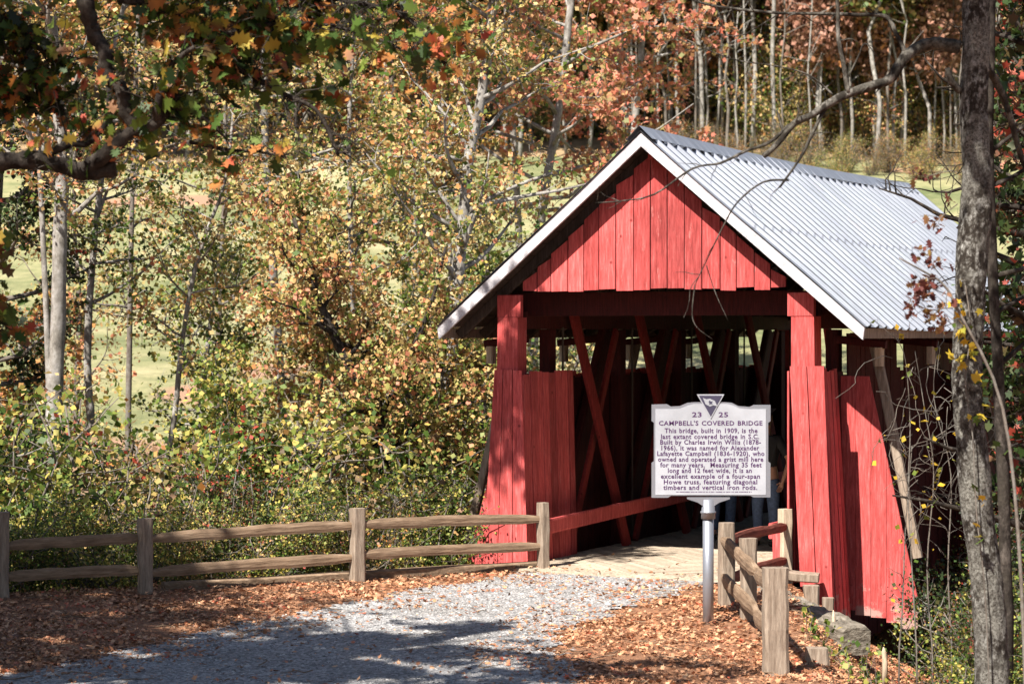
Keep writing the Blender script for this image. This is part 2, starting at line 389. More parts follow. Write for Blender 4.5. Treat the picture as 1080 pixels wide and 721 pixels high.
# ------------------------------------------------------------------ leaves
LEAF = {'rhomb': np.array([(0,0,0),(.42,.5,.10),(0,1,0),(-.42,.5,.10)]),
        'oak': np.array([(0,0,0),(.13,.18,.02),(.34,.22,.08),(.17,.36,.02),(.42,.50,.10),(.18,.60,.02),(.30,.80,.06),(.08,.84,0),(0,1,-.05),(-.08,.84,0),(-.30,.80,.06),(-.18,.60,.02),(-.42,.50,.10),(-.17,.36,.02),(-.34,.22,.08),(-.13,.18,.02)]),
        'maple': np.array([(0,0,0),(.40,.08,.08),(.28,.38,.02),(.5,.62,.1),(.14,.60,0),(0,1,-.06),(-.14,.60,0),(-.5,.62,.1),(-.28,.38,.02),(-.40,.08,.08)])}
def leaves(name, pts, size, shape, mat, rs, flat=0., svar=.6):
    pts = np.asarray(pts, float); n = len(pts); T = LEAF[shape]; k = len(T)
    d = rs.normal(size=(n,3)); d[:,2] -= .35; d[:,2] *= (1-flat); d /= np.linalg.norm(d, axis=1)[:,None]
    nr = rs.normal(size=(n,3)); nr[:,2] += .9+flat*8
    x = np.cross(d, nr); x /= np.linalg.norm(x, axis=1)[:,None]+1e-9; z = np.cross(x, d)
    s = size*(1+rs.uniform(-svar,svar,n))
    V = pts[:,None,:] + s[:,None,None]*(T[None,:,0:1]*x[:,None,:]+T[None,:,1:2]*d[:,None,:]+T[None,:,2:3]*z[:,None,:]*rs.uniform(-1,2,n)[:,None,None])
    return np_mesh(name, V.reshape(-1,3), k, mat)

def rdir(rng, el0, el1):
    a = rng.uniform(0, 2*math.pi); e = math.radians(rng.uniform(el0, el1))
    return Vector((math.cos(a)*math.cos(e), math.sin(a)*math.cos(e), math.sin(e)))
def wig(p, d, L, n, rng, w=.18, lift=.05):
    path = [p.copy()]; d = d.normalized()
    for i in range(n):
        d = (d + Vector((rng.gauss(0,w), rng.gauss(0,w), rng.gauss(0,w)+lift))).normalized()
        path.append(path[-1] + d*L/n)
    return path
def on(path, t):
    f = t*(len(path)-1); i = min(int(f), len(path)-2); return path[i].lerp(path[i+1], f-i)
def spray(wood, pts, path, r, rng, n2, L2, nleaf, sig, lo=.2, lift=.0, sub=True):
    """sub-branches with leaves along a branch"""
    dd_ = (path[-1]-path[0]).normalized()
    for j in range(n2):
        p2 = on(path, rng.uniform(lo, 1)); d2 = (dd_*.6 + rdir(rng, -35, 55)).normalized()
        q = wig(p2, d2, L2*rng.uniform(.5,1.2), 4, rng, .28, lift)
        wood.tube(q, [min(r*.42,.008)*(1-k/4.6)+.0015 for k in range(5)], 3)
        if sub:
            q2 = wig(on(q, rng.uniform(.3,.7)), rdir(rng,-30,50), L2*.5, 3, rng, .3, lift)
            wood.tube(q2, [min(r*.2,.004)*(1-k/3.4)+.001 for k in range(4)], 3)
        else: q2 = q
        for k in range(nleaf):
            b = on(q if rng.random() < .6 else q2, rng.random()**.7)
            pts.append((b.x+rng.gauss(0,sig), b.y+rng.gauss(0,sig), b.z+rng.gauss(0,sig)))
def grow(rng, path, r0, r1, t0, n1, L1, n2, L2, nleaf, sig=.06, el=(5,50), nseg=8, top=True):
    wood = MB(); pts = []; m_ = len(path)
    wood.tube(path, [r0+(r1-r0)*i/(m_-1) for i in range(m_)], nseg, .1, rng)
    for i in range(n1):
        t = t0+(1-t0)*(i+rng.random())/n1
        p = on(path, t); rl = min((r0+(r1-r0)*t)*.5, .045)
        L = L1*(1-.5*(t-t0)/(1-t0+1e-6))*rng.uniform(.6,1.2)
        q = wig(p, rdir(rng, *el), L, 5, rng, .16, .04)
        wood.tube(q, [rl*(1-k/5.6)+.003 for k in range(6)], 5)
        spray(wood, pts, q, rl, rng, n2, L2, nleaf, sig)
    return wood, pts
def plant(name, label, cat, wood, pts, wmat, lmat, lsize, shape, seed, base, group=None, wname='trunk', lname='crown'):
    t = thing(name, label, cat, base, 0, group)
    wood.build(wname, wmat, t, True, base)
    rs = np.random.RandomState(seed); P = np.asarray(pts)
    s_, w_ = world2sw(P[:,0], P[:,1]); P = P[~((abs(w_) < 2.05) & (s_ > -.1) & (s_ < 10.4) & (P[:,2] < 5))]-np.asarray(base)
    link(lname, leaves(lname, P, lsize, shape, lmat, rs), t)
    return t
def smooth_path(P, n=3):
    out = []
    for i in range(len(P)-1):
        a = P[max(i-1,0)]; b = P[i]; c = P[i+1]; d = P[min(i+2,len(P)-1)]
        for k in range(n):
            t = k/n
            out.append(.5*((2*b)+(c-a)*t+(2*a-5*b+4*c-d)*t*t+(3*b-a-3*c+d)*t**3))
    out.append(P[-1]); return out

# ------------------------------------------------------------------ fallen leaves and stones
rs = np.random.RandomState(21)
n = 260000
P = np.c_[rs.uniform(-7,6,n), rs.uniform(14.5,26.5,n)]
d_ = pdist(P)+.2*rough_n(P[:,0],P[:,1],2.4,2)
pr = np.where(d_ > .7, .045, np.where(d_ > 0, .22, .62)); pr = np.where((d_>0)&(P[:,0]>.2), pr+.06, pr)
s_, w_ = world2sw(P[:,0], P[:,1])
pr = np.where((s_ > -.05) & (abs(w_) < 2.2), .006, pr)
pr = pr*np.clip(.75+.9*rough_n(P[:,0],P[:,1],1.7,12)+.4*rough_n(P[:,0],P[:,1],6,13), .12, 1.5); k = rs.rand(n) < pr; P = P[k]; s_ = s_[k]; w_ = w_[k]
Z = height(P[:,0],P[:,1])+rs.uniform(.012,.03,len(P))
Z = np.where((s_ > -.15)&(abs(w_) < 1.75)&(s_ < 9), .075, Z)
me = leaves('fallen_leaves', np.c_[P,Z], .034, 'maple', M['leaf_fallen'], rs, flat=.5, svar=.75)
tag(link('fallen_leaves', me), 'brown and orange fallen leaves strewn over the ground', 'fallen leaves', kind='stuff')
tw_ = MB()
for i in range(420):
    x = R.uniform(-6,3.2); y = R.uniform(16.5,25.5)
    if pdist([(x,y)])[0] > .4 and R.random() < .8: continue
    q = wig(Vector((x,y,H(x,y)+.025)), Vector((R.gauss(0,1),R.gauss(0,1),0)), R.uniform(.1,.45), 4, R, .25, 0)
    for p_ in q: p_.z = H(p_.x,p_.y)+R.uniform(.015,.045)
    tw_.tube(q, [.005,.005,.004,.003,.002], 4)
tag(tw_.build('fallen_twigs', M['rail_wood']), 'thin fallen twigs lying on the leaf litter', 'twigs', kind='stuff')
n = 26000
P = np.c_[rs.uniform(-6,3,n), rs.uniform(16,26,n)]; d_ = pdist(P)
k = d_+rs.normal(0,.12,n) > .0; P = P[k]; n = len(P)
octa = np.array([(1,0,0),(0,1,0),(0,0,.6),(-1,0,0),(0,-1,0)])
tri = [(0,1,2),(1,3,2),(3,4,2),(4,0,2)]
sz = rs.uniform(.007,.02,n)*(1+(rs.rand(n)>.96)*.9)
V = octa[None]*(sz[:,None,None]*(1+rs.uniform(-.35,.35,(n,5,3))))
ang = rs.uniform(0,6.28,n); cz, sz_ = np.cos(ang)[:,None], np.sin(ang)[:,None]
V = np.stack([V[...,0]*cz-V[...,1]*sz_, V[...,0]*sz_+V[...,1]*cz, V[...,2]], -1)+np.c_[P, height(P[:,0],P[:,1])+.012][:,None]
me = bpy.data.meshes.new('gravel_stones'); Fi = (np.arange(n)[:,None,None]*5+np.array(tri)[None]).reshape(-1,3)
me.vertices.add(n*5); me.vertices.foreach_set('co', V.astype(np.float32).ravel()); me.loops.add(Fi.size); me.loops.foreach_set('vertex_index', Fi.astype(np.int32).ravel())
me.polygons.add(len(Fi)); me.polygons.foreach_set('loop_start', np.arange(0,Fi.size,3,dtype=np.int32)); 
m, nt, p, o = new_mat('gravel_stone'); c = ramp(nt, island(nt), [(0,(.09,.088,.085)),(.5,(.29,.28,.27)),(1,(.56,.53,.50))])
nt.links.new(c, p.inputs['Base Color']); p.inputs['Roughness'].default_value = .9
me.materials.append(m); me.update(calc_edges=True)
tag(link('gravel_stones', me), 'loose pale grey gravel stones over the path', 'gravel', kind='stuff')

# ------------------------------------------------------------------ the covered bridge
bridge = thing('covered_bridge', 'red wooden covered bridge with ribbed metal gable roof', 'covered bridge', (BX,BY,0), BR_ROT)
br = random.Random(3)
RZ = 4.963; SL = .843; HW = 2.565; LEN = 10.33
def roofz(w): return RZ-SL*abs(w)
nrm = 1/math.sqrt(1+SL*SL)
# roof sheets with pressed ribs
def roof_sheet(sg):
    b = MB(); prof = []; s = -.03; pitch = .285; k = 0
    while s < LEN+.01:
        prof += [(s, 0), (s+.10, 0), (s+.13, .034), (s+.18, .034), (s+.21, 0)]; s += pitch
    prof.append((LEN+.05, 0)); nseg = 12
    vs = []
    for j in range(nseg+1):
        w = HW*j/nseg*1.0 + (.03 if j == nseg else 0)
        for (s, h) in prof:
            sag = -.012*math.sin(s*1.1+j*.5)-.05*math.sin(math.pi*s/LEN)
            vs.append((sg*(w+h*SL*nrm), s, RZ-SL*w+h*nrm+.02+sag))
    n = len(prof); fs = []
    for j in range(nseg):
        for i in range(n-1):
            f = (j*n+i, j*n+i+1, (j+1)*n+i+1, (j+1)*n+i); fs.append(f if sg < 0 else f[::-1])
    b.add(vs, fs); return b
roof = link('roof', None, bridge)
roof_sheet(1).build('roof_sheet', M['roof'], roof); roof_sheet(-1).build('roof_sheet', M['roof'], roof)
for sg in (1,-1):
    b = MB()      # board sheathing under the metal
    k = .02
    while k < HW-.12:
        x0, x1 = sg*k, sg*(k+.15)
        y0 = .035
        b.add([(x0,y0,roofz(k)-.10),(x1,y0,roofz(k+.15)-.10),(x1,LEN,roofz(k+.15)-.10),(x0,LEN,roofz(k)-.10),
               (x0,y0,roofz(k)-.07),(x1,y0,roofz(k+.15)-.07),(x1,LEN,roofz(k+.15)-.07),(x0,LEN,roofz(k)-.07)],
              [(0,1,2,3),(7,6,5,4),(0,4,5,1),(1,5,6,2),(2,6,7,3),(3,7,4,0)])
        k += .162
    b.build('sheathing', M['dark_wood'], roof)
    # rake boards, near and far
    for y in (0., LEN-.03):
        b = MB(); t = .12
        wi = 0; wo = HW
        poly_ = [(sg*0., RZ-.002-t*1.25), (sg*wo, roofz(wo)-t*1.2), (sg*(wo+.02), roofz(wo)-.01), (sg*0., RZ-.002)]
        if sg < 0: poly_ = poly_[::-1]
        b.prism(poly_, y-.006 if y == 0 else y, y+.03)
        b.build('rake_board', M['white_board'], roof)
    b = MB(); b.box(min(sg*(HW-.04),sg*(HW-.01)), max(sg*(HW-.04),sg*(HW-.01)), .04, LEN-.04, roofz(HW)-.13, roofz(HW)-.02)
    b.build('eave_board', M['grey_wood'], roof)
b = MB()
for sg in (1,-1):
    prof = []; s = -.06
    while s < LEN+.06: prof += [(s,.055),(s+.09,.055),(s+.10,.062),(s+.14,.062)]; s += .24
    vs = [(0, s, RZ+.075) for s,h in prof]+[(sg*.16, s, RZ-.16*SL+h) for s,h in prof]+[(sg*.165, s, RZ-.16*SL+h-.035*(i%4 > 1)) for i,(s,h) in enumerate(prof)]
    n = len(prof); fs = []
    for j in (0,1):
        for i in range(n-1): f = (j*n+i, j*n+i+1, (j+1)*n+i+1, (j+1)*n+i); fs.append(f if sg < 0 else f[::-1])
    b.add(vs, fs)
b.v = [(x,y,z-.05*math.sin(math.pi*max(0,min(y,LEN))/LEN)) for x,y,z in b.v]; b.build('ridge_cap', M['roof'], roof)
for i in range(17):      # rafters
    s = .35+i*.6; b = MB()
    for sg in (1,-1):
        b.beam((sg*.04,s,roofz(.04)-.165),(sg*(HW-.08),s,roofz(HW-.08)-.165),.05,.12)
    b.build('rafter', M['dark_wood'], roof)
# gable siding
def gable(s0, sgn):
    b = MB(); w = -1.61; i = 0
    while w < 1.60:
        bw = br.uniform(.175,.225); w1 = min(w+bw, 1.61)
        if 1.61-w1 < .08: w1 = 1.61
        mid = min(abs(w), abs(w1)) if w*w1 > 0 else 0
        far_ = max(abs(w), abs(w1))
        zt = 4.78-.9*(mid*.35+far_*.65)-br.uniform(0,.02)
        sl_ = (w1-w)*br.uniform(.22,.42)*(1 if w1 < 0.05 else -1); tl = zt-sl_; tr = zt+sl_
        z0 = 3.22+br.uniform(-.018,.012); dy = br.uniform(-.004,.004)
        b.prism([(w+.006,z0),(w1-.006,z0+br.uniform(-.006,.006)),(w1-.006,tr),(w+.006,tl)], s0+dy, s0+.022+dy); w = w1; i += 1
    g_ = b.build('gable_siding', M['red'], bridge)
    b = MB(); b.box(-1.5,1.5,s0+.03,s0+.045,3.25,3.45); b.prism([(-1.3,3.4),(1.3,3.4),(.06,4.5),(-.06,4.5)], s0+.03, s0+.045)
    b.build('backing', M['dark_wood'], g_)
    b = MB(); b.box(-.03,.03,s0-.005,s0+.02,4.68,4.86); b.build('king_post', M['red'], g_)
gable(.27, 1); gable(10.0, 1)
# header beams and posts
for s in (.60, 9.7):
    b = MB(); b.box(-1.95,1.95,s,s+.16,2.93,3.2); b.build('header_beam', M['red_shaded'], bridge)
for sg in (-1,1):
    b = MB(); b.box(min(sg*1.63,sg*1.93),max(sg*1.63,sg*1.93),.255,.325,2.915,3.17); b.build('post_cap', M['red'], bridge)
    b = MB(); x0, x1 = (1.67,1.93); b.add([(sg*x0,.262,2.2),(sg*(x1+.01),.262,2.2),(sg*(x1+.01),.50,2.2),(sg*x0,.50,2.2),(sg*x0,.262,2.912),(sg*x1,.262,2.912),(sg*x1,.50,2.912),(sg*x0,.50,2.912)],
          [(0,3,2,1),(4,5,6,7),(0,1,5,4),(1,2,6,5),(2,3,7,6),(3,0,4,7)] if sg > 0 else [(0,1,2,3),(7,6,5,4),(4,5,1,0),(5,6,2,1),(6,7,3,2),(7,4,0,3)])
    b.build('end_post', M['red'], bridge)
    for s in (10.0,):
        b = MB(); b.box(min(sg*1.67,sg*1.93),max(sg*1.67,sg*1.93),9.85,10.05,-.3,2.92); b.build('end_post', M['red'], bridge)
# end cladding (front face of each truss)
def clad(poly_w, y, n, mat='red', name='end_cladding', ybot=0.0):
    """vertical boards filling the quad: top (w0,w1,z), bottom (w0,w1,z)"""
    (tw0,tw1,tz0,tz1),(bw0,bw1,bz0,bz1) = poly_w
    b = MB()
    for i in range(n):
        a0, a1 = i/n, (i+1)/n; L_ = lambda a,b_,t: a+(b_-a)*t
        g_ = .005; dz = br.uniform(-.012,.012); dy = br.uniform(-.004,.004)
        b.prism([(L_(bw0,bw1,a0)+g_, L_(bz0,bz1,a0)+dz),(L_(bw0,bw1,a1)-g_, L_(bz0,bz1,a1)+dz),(L_(tw0,tw1,a1)-g_, L_(tz0,tz1,a1)+dz*.5),(L_(tw0,tw1,a0)+g_, L_(tz0,tz1,a0)+dz*.5)], y+dy, y+.025+dy)
    return b.build(name, M[mat], bridge)
clad(((-1.96,-1.60,2.30,2.30),(-2.14,-1.50,-.35,-.35)), .225, 3)
clad(((1.665,2.06,2.37,2.37),(1.80,2.17,-.30,-.36)), .225, 2)
# inner lining near the portals, boards seen from the roadway
def sidewall(w, s0, s1, z0, z1, name, mat, bat=0., slat=.17, gap=.007, th=.022, extra=0.):
    b = MB(); s = s0
    while s < s1-.02:
        e = min(s+br.uniform(slat*.85,slat*1.15), s1); dz = br.uniform(-.025,.02); dw = br.uniform(-.005,.005)
        za = z0+br.uniform(-.02,.02); sg = 1 if w > 0 else -1
        t0 = w+dw; b0 = w+sg*bat+dw
        b.add([(b0,s+gap,za),(b0+th,s+gap,za),(b0+th,e-gap,za),(b0,e-gap,za),(t0,s+gap,z1+dz),(t0+th,s+gap,z1+dz),(t0+th,e-gap,z1+dz),(t0,e-gap,z1+dz)],
              [(0,3,2,1),(4,5,6,7),(0,1,5,4),(1,2,6,5),(2,3,7,6),(3,0,4,7)]); s = e
    return b.build(name, M[mat], bridge)
sidewall(-1.62, .255, 1.62, -.02, 2.27, 'inner_siding', 'red', bat=-.06)
sidewall(1.63, .255, 1.5, -.02, 2.3, 'inner_siding', 'red', bat=0)
sidewall(-1.95, .26, 10.0, -.75, 2.25, 'side_siding', 'red', bat=.05)
sidewall(-1.91, 1.64, 9.8, -.05, 2.2, 'inner_siding', 'red_shaded', th=.015)  # dark lining boards, interior shade put into their colour
sidewall(1.90, 1.52, 9.8, -.05, 2.2, 'inner_siding', 'red_shaded', th=.015)
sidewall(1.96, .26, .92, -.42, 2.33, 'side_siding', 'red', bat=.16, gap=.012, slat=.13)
sidewall(1.95, .96, 1.3, -.6, 2.28, 'side_siding', 'red_shaded', bat=.05)  # same red siding from here on, side shade put into its colour
sidewall(1.95, 1.3, 3.2, -.75, 2.74, 'side_siding', 'red_shaded', bat=.05)
sidewall(1.95, 3.2, 3.5, -.75, 2.3, 'side_siding', 'red_shaded', bat=.05)
sidewall(1.95, 3.5, 10.0, -.75, 2.74, 'side_siding', 'red_shaded', bat=.05)
# truss: chords, posts, rods, braces
for sg in (-1,1):
    b = MB(); b.box(min(sg*1.70,sg*1.90),max(sg*1.70,sg*1.90),.50,9.85,2.78,2.98); b.build('top_chord', M['red_shaded'], bridge)
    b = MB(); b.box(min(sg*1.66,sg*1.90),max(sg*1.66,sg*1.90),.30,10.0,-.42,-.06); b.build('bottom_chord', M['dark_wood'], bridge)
    for s in (1.25, 3.35, 5.4, 7.45, 9.45):
        b = MB(); b.box(min(sg*1.73,sg*1.87),max(sg*1.73,sg*1.87),s,s+.17,-.05,2.77); b.build('truss_post', M['red_shaded'], bridge)
        b = MB(); b.tube([Vector((sg*1.69,s+.28,-.1)),Vector((sg*1.69,s+.28,2.8))],[.014]*2,6); b.build('iron_rod', M['rod'], bridge)
    for i, s in enumerate((1.55, 3.55, 5.6, 7.6)):
        b = MB(); b.beam((sg*1.82,s,-.02),(sg*1.82,s+1.55,2.76),.10,.30); b.build('truss_diagonal', M['red_shaded'], bridge)
    for i, s in enumerate((1.6, 3.6, 5.6, 7.6)):
        kick = .20 if sg < 0 else 0.03
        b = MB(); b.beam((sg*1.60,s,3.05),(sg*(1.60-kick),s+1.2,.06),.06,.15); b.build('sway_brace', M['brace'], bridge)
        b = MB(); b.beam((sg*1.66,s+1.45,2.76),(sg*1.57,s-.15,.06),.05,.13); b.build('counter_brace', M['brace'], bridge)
for s in (1.4, 3.4, 5.4, 7.4, 9.2):
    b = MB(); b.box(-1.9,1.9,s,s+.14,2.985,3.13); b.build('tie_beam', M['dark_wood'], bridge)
# deck: diagonal planks meeting at the middle
b = MB(); L0, L1 = .0, 10.2
k = -1.7
pl = .155
for sg in (-1,1):
    s = -1.7
    while s < L1:
        c0 = [(0, s+.006), (0, s+pl-.006), (sg*1.62, s+1.62+pl-.006), (sg*1.62, s+1.62+.006)]
        def clip(poly_, lim, keep_hi):
            out = []
            for i in range(len(poly_)):
                a, c_ = poly_[i], poly_[(i+1)%len(poly_)]
                ia = (a[1] >= lim) == keep_hi or a[1] == lim; ic = (c_[1] >= lim) == keep_hi or c_[1] == lim
                if ia: out.append(a)
                if ia != ic:
                    t = (lim-a[1])/(c_[1]-a[1]); out.append((a[0]+(c_[0]-a[0])*t, lim))
            return out
        q = clip(clip(c0, L0, True), L1, False)
        if len(q) >= 3:
            zt = .055+br.uniform(-.004,.004); n = len(q)
            if sg > 0: q = q[::-1]
            b.add([(x,y,zt) for x,y in q]+[(x,y,.01) for x,y in q], [tuple(range(n)), tuple(range(2*n-1,n-1,-1))]+[(i,i+n,(i+1)%n+n,(i+1)%n) for i in range(n)])
        s += pl
b.build('deck', M['deck'], bridge)
b = MB(); b.box(-1.62,1.62,-.14,-.006,-.1,.048); b.build('threshold', M['deck'], bridge)
for w in (-1.3,-.45,.45,1.3):
    b = MB(); b.box(w-.1,w+.1,.1,10.2,-.32,.005); b.build('stringer', M['dark_wood'], bridge)
# guard rail on the left of the roadway
b = MB(); b.beam((-1.26,.02,.50),(-1.30,5.0,.60),.05,.17); b.beam((-1.30,5.01,.60),(-1.32,9.8,.6),.05,.17); b.build('guard_rail', M['red'], bridge)
b = MB(); b.beam((1.40,.35,.55),(1.38,9.8,.6),.05,.17); b.build('guard_rail', M['red'], bridge)
b = MB(); b.box(1.48,1.60,.2,.34,.25,.62); b.build('rail_block', M['red'], bridge)
# outriggers
def outrigger(sg, s, pts, n):
    (wt, zt), (wb, zb), wi = pts[0], pts[1], 1.97
    b = MB()
    for i in range(n):
        a = wi+(wb-wi)*i/n; c_ = wi+(wb-wi)*(i+1)/n-.004
        def top(w): return zt if w <= wt else zt-(w-wt)/(wb-wt)*(zt-zb)*1.0
        zb_ = -.36-.2*(i/n)+br.uniform(-.015,.015)
        q = [(a,zb_),(c_,zb_),(c_,max(top(c_),zb_+.1)),(min(wt,c_) if wt > a else a, top(min(wt,c_) if wt > a else a)),(a,top(a))]
        if wt <= a: q = q[:3]+[(a,top(a))]
        if sg < 0: q = [(-x,z) for x,z in q][::-1]
        b.prism(q, s+br.uniform(-.003,.003), s+.024)
    b.build('outrigger_siding', M['red' if s < 2 else 'red_shaded'], bridge)  # farther outriggers take the red with shade in its colour
    b = MB(); b.beam((sg*(wt+.04),s+.09,zt+.35),(sg*(wb-.02),s+.09,zb+.45),.085,.10,segs=5,jit=.006,rng=br); b.build('outrigger_post', M['grey_wood'], bridge)
outrigger(1, 1.05, ((2.30,2.25),(2.86,-.2)), 5)
outrigger(-1, .52, ((2.0,1.7),(2.52,-.2)), 3)
outrigger(1, 5.2, ((2.30,2.25),(2.9,-.3)), 5); outrigger(-1, 5.2, ((2.30,2.25),(2.9,-.3)), 5)
for s in (1.05, 3.1, 5.2, 7.3):
    for sg in (1,-1):
        b = MB(); b.beam((sg*2.42,s,2.57),(sg*2.42,s,2.36),.09,.12); b.build('eave_block', M['pale_wood'], bridge)
        b = MB(); b.beam((sg*1.93,s,2.66),(sg*2.5,s,2.60),.08,.09); b.build('eave_bracket', M['red_shaded'], bridge)
b = MB(); b.box(-2.05,2.0,.35,1.05,-3.0,-.43); b.build('abutment', M['dark_wood'], bridge)
b = MB(); b.box(-2.05,2.0,9.3,10.1,-3.0,-.43); b.build('abutment', M['dark_wood'], bridge)

# ------------------------------------------------------------------ fences
def post(parent, x, y, h, w, d, rz, mat='grey_wood', zb=None, lean=(0,0)):
    b = MB(); z = H(x,y)-.12 if zb is None else zb
    q = random.Random(int(x*100+y*37))
    b.beam((0,0,z),(lean[0],lean[1],H(x,y)+h if zb is None else h),w,d,segs=6,jit=.003,rng=q)
    o_ = b.build('post', M[mat], parent)
    o_.location = (x-parent.location.x, y-parent.location.y, -parent.location.z); o_.rotation_euler = (0,0,rz); return o_
fr = random.Random(8)
def rail(parent, a, b_, h, w=.05, mat='rail_wood', bow=.012):
    a = Vector(a); b_ = Vector(b_); mb = MB(); L = (b_-a).length
    seg = 9; ang = math.atan2(b_.y-a.y, b_.x-a.x); pit = math.atan2(b_.z-a.z, math.hypot(b_.x-a.x,b_.y-a.y))
    ph = fr.uniform(0,6)
    mb.v = []; 
    pts_ = [Vector((L*i/seg, fr.uniform(-.006,.006)+bow*math.sin(ph+i*.7), fr.uniform(-.005,.005)+bow*math.sin(math.pi*i/seg)*fr.choice((.6,1)))) for i in range(seg+1)]
    vs = []; fs = []
    for i, p_ in enumerate(pts_):
        k = .55+.45*min(1, min(i, seg-i)/1.0); hh = h*k*fr.uniform(.93,1.07); ww = w*fr.uniform(.9,1.1)
        for (sy, sz2) in ((-.7,-1),(.7,-1),(1,-.4),(1,.4),(.5,1),(-.5,1),(-1,.4),(-1,-.4)): vs.append(p_+Vector((0,sy*ww/2,sz2*hh/2)))
    for i in range(seg):
        for k in range(8): fs.append((i*8+k,(i+1)*8+k,(i+1)*8+(k+1)%8,i*8+(k+1)%8))
    fs.append(tuple(range(8))); fs.append(tuple(seg*8+k for k in range(7,-1,-1)))
    mb.add(vs, fs); o_ = mb.build('rail', M[mat], parent)
    o_.location = a-Vector(parent.location); o_.rotation_euler = (0,-pit,ang); return o_
FP = [(-9.0,20.9),(-5.24,22.5),(-3.84,23.0),(-1.69,24.0),(.36,25.1)]
# post tops / rail heights measured along the fence
fence = thing('split_rail_fence', 'long weathered split rail fence along the left edge of gravel', 'fence', (-2.4,23.6,0))
for i, (x, y) in enumerate(FP):
    post(fence, x, y, (.86,.90,.79,.82,.79)[i], .15 if i != 4 else .12, .13, math.radians(15+4*i), lean=(fr.uniform(-.01,.01),0))
pts_u = [((-9.0,20.9),.55,.28)]
RH = {1:(.54,.25),2:(.60,.24),3:(.63,.25),4:(.60,.27)}
zr = lambda v,Y: CH-(v-HV)/F*Y
spans = [((-9.0,20.9,.55),(-5.26,22.5,zr(576,22.5))), ((-9.0,20.9,.2),(-5.26,22.5,zr(608,22.5))),
         ((-5.22,22.5,zr(576,22.5)),(-3.86,23.0,zr(567,23.0))), ((-5.22,22.5,zr(608,22.5)),(-3.86,23.0,zr(601,23.0))),
         ((-3.82,23.0,zr(568,23)),(-1.71,24.0,zr(554,24))), ((-3.82,23.0,zr(604,23)),(-1.71,24.0,zr(588,24))),
         ((-1.67,24.0,zr(553,24)),(.34,25.1,zr(547,25.1))), ((-1.67,24.0,zr(585,24)),(.34,25.1,zr(576,25.1)))]
for a, b_ in spans: rail(fence, a, b_, .115, .055)
b = MB(); b.beam((-3.7,23.25,.03),(.3,25.28,.05),.13,.12,segs=8,jit=.008,rng=fr)
tag(b.build('edge_timber', M['rail_wood']), 'dark timber edging half buried behind the left rail fence', 'timber')

fence2 = thing('split_rail_fence', 'short sun bleached rail fence beside the metal marker', 'fence', (2.2,20.8,0))
post(fence2, 2.99, 24.0, .80, .135, .12, .35, 'pale_wood')
post(fence2, 2.14, 21.9, .84, .15, .12, .2)
post(fence2, 2.24, 20.8, .78, .145, .12, .2)
post(fence2, 2.10, 17.5, .86, .19, .14, .1)
rail(fence2, (2.16,21.9,.66), (2.99,24.0,.62), .10, .05, 'rail_red'); rail(fence2, (2.16,21.9,.28), (2.99,24.0,.25), .10, .05, 'rail_red')
rail(fence2, (2.10,21.85,.66), (2.19,19.6,.60), .13, .06); rail(fence2, (2.19,19.6,.58), (2.12,17.6,.66), .13, .06)
rail(fence2, (2.10,21.85,.30), (2.19,19.6,.22), .13, .06); rail(fence2, (2.19,19.6,.20), (2.12,17.6,.27), .13, .06)

rt = thing('retaining_timber', 'big grey hewn log retaining the bank beside the right bridge corner', 'log', (2.9,21.9,0))
b = MB(); q = random.Random(4); b.beam((2.66,23.3,-.08),(3.28,20.9,-.20),.30,.28,segs=26,jit=.008,rng=q); o_ = b.build('log', M['log'], rt, False, (2.9,21.9,0))
b = MB(); b.beam((2.62,23.75,.14),(3.30,23.6,.10),.22,.10,segs=3,jit=.01,rng=q); b.build('board', M['grey_wood'], rt, False, (2.9,21.9,0))
for (u, v0, v1, Y, w) in ((856,617,652,22.9,.15),(874,630,655,22.6,.11)):
    a = at(u,v1,Y); t_ = at(u,v0,Y); b = MB(); b.beam(a-Vector((0,0,.2)), t_, w, w, segs=3, jit=.006, rng=q); b.build('stake', M['grey_wood'], rt, False, (2.9,21.9,0))
a = at(861,708,18.3); b = MB(); b.beam((a.x,a.y,a.z-.15),(a.x+.01,a.y,a.z+.2),.19,.16,segs=3,jit=.006,rng=q)
tag(b.build('timber_stub', M['grey_wood']), 'short sawn timber stub beside the nearest fence post', 'timber stub')
b = MB(); b.beam((2.35,19.9,-.02),(2.62,18.7,-.08),.14,.12,segs=4,jit=.008,rng=q); tag(b.build('edge_timber', M['grey_wood']), 'weathered edging timber on the ground behind the short fence', 'timber')
for (u, v0, v1, Y, lab) in ((880,643,684,21.2,'thin pale stick standing against the grey log'),(933,682,708,20.0,'pale splintered stake sticking up under the red siding')):
    b = MB(); a = at(u,v1,Y); t_ = at(u-1,v0,Y); b.tube([a-Vector((0,0,.15)), a.lerp(t_,.4)+Vector((.01,0,0)), a.lerp(t_,.8), t_],[.03,.026,.02,.004],6,.15,q)
    tag(b.build('broken_stake', M['pale_wood'], None, True), lab, 'stake')

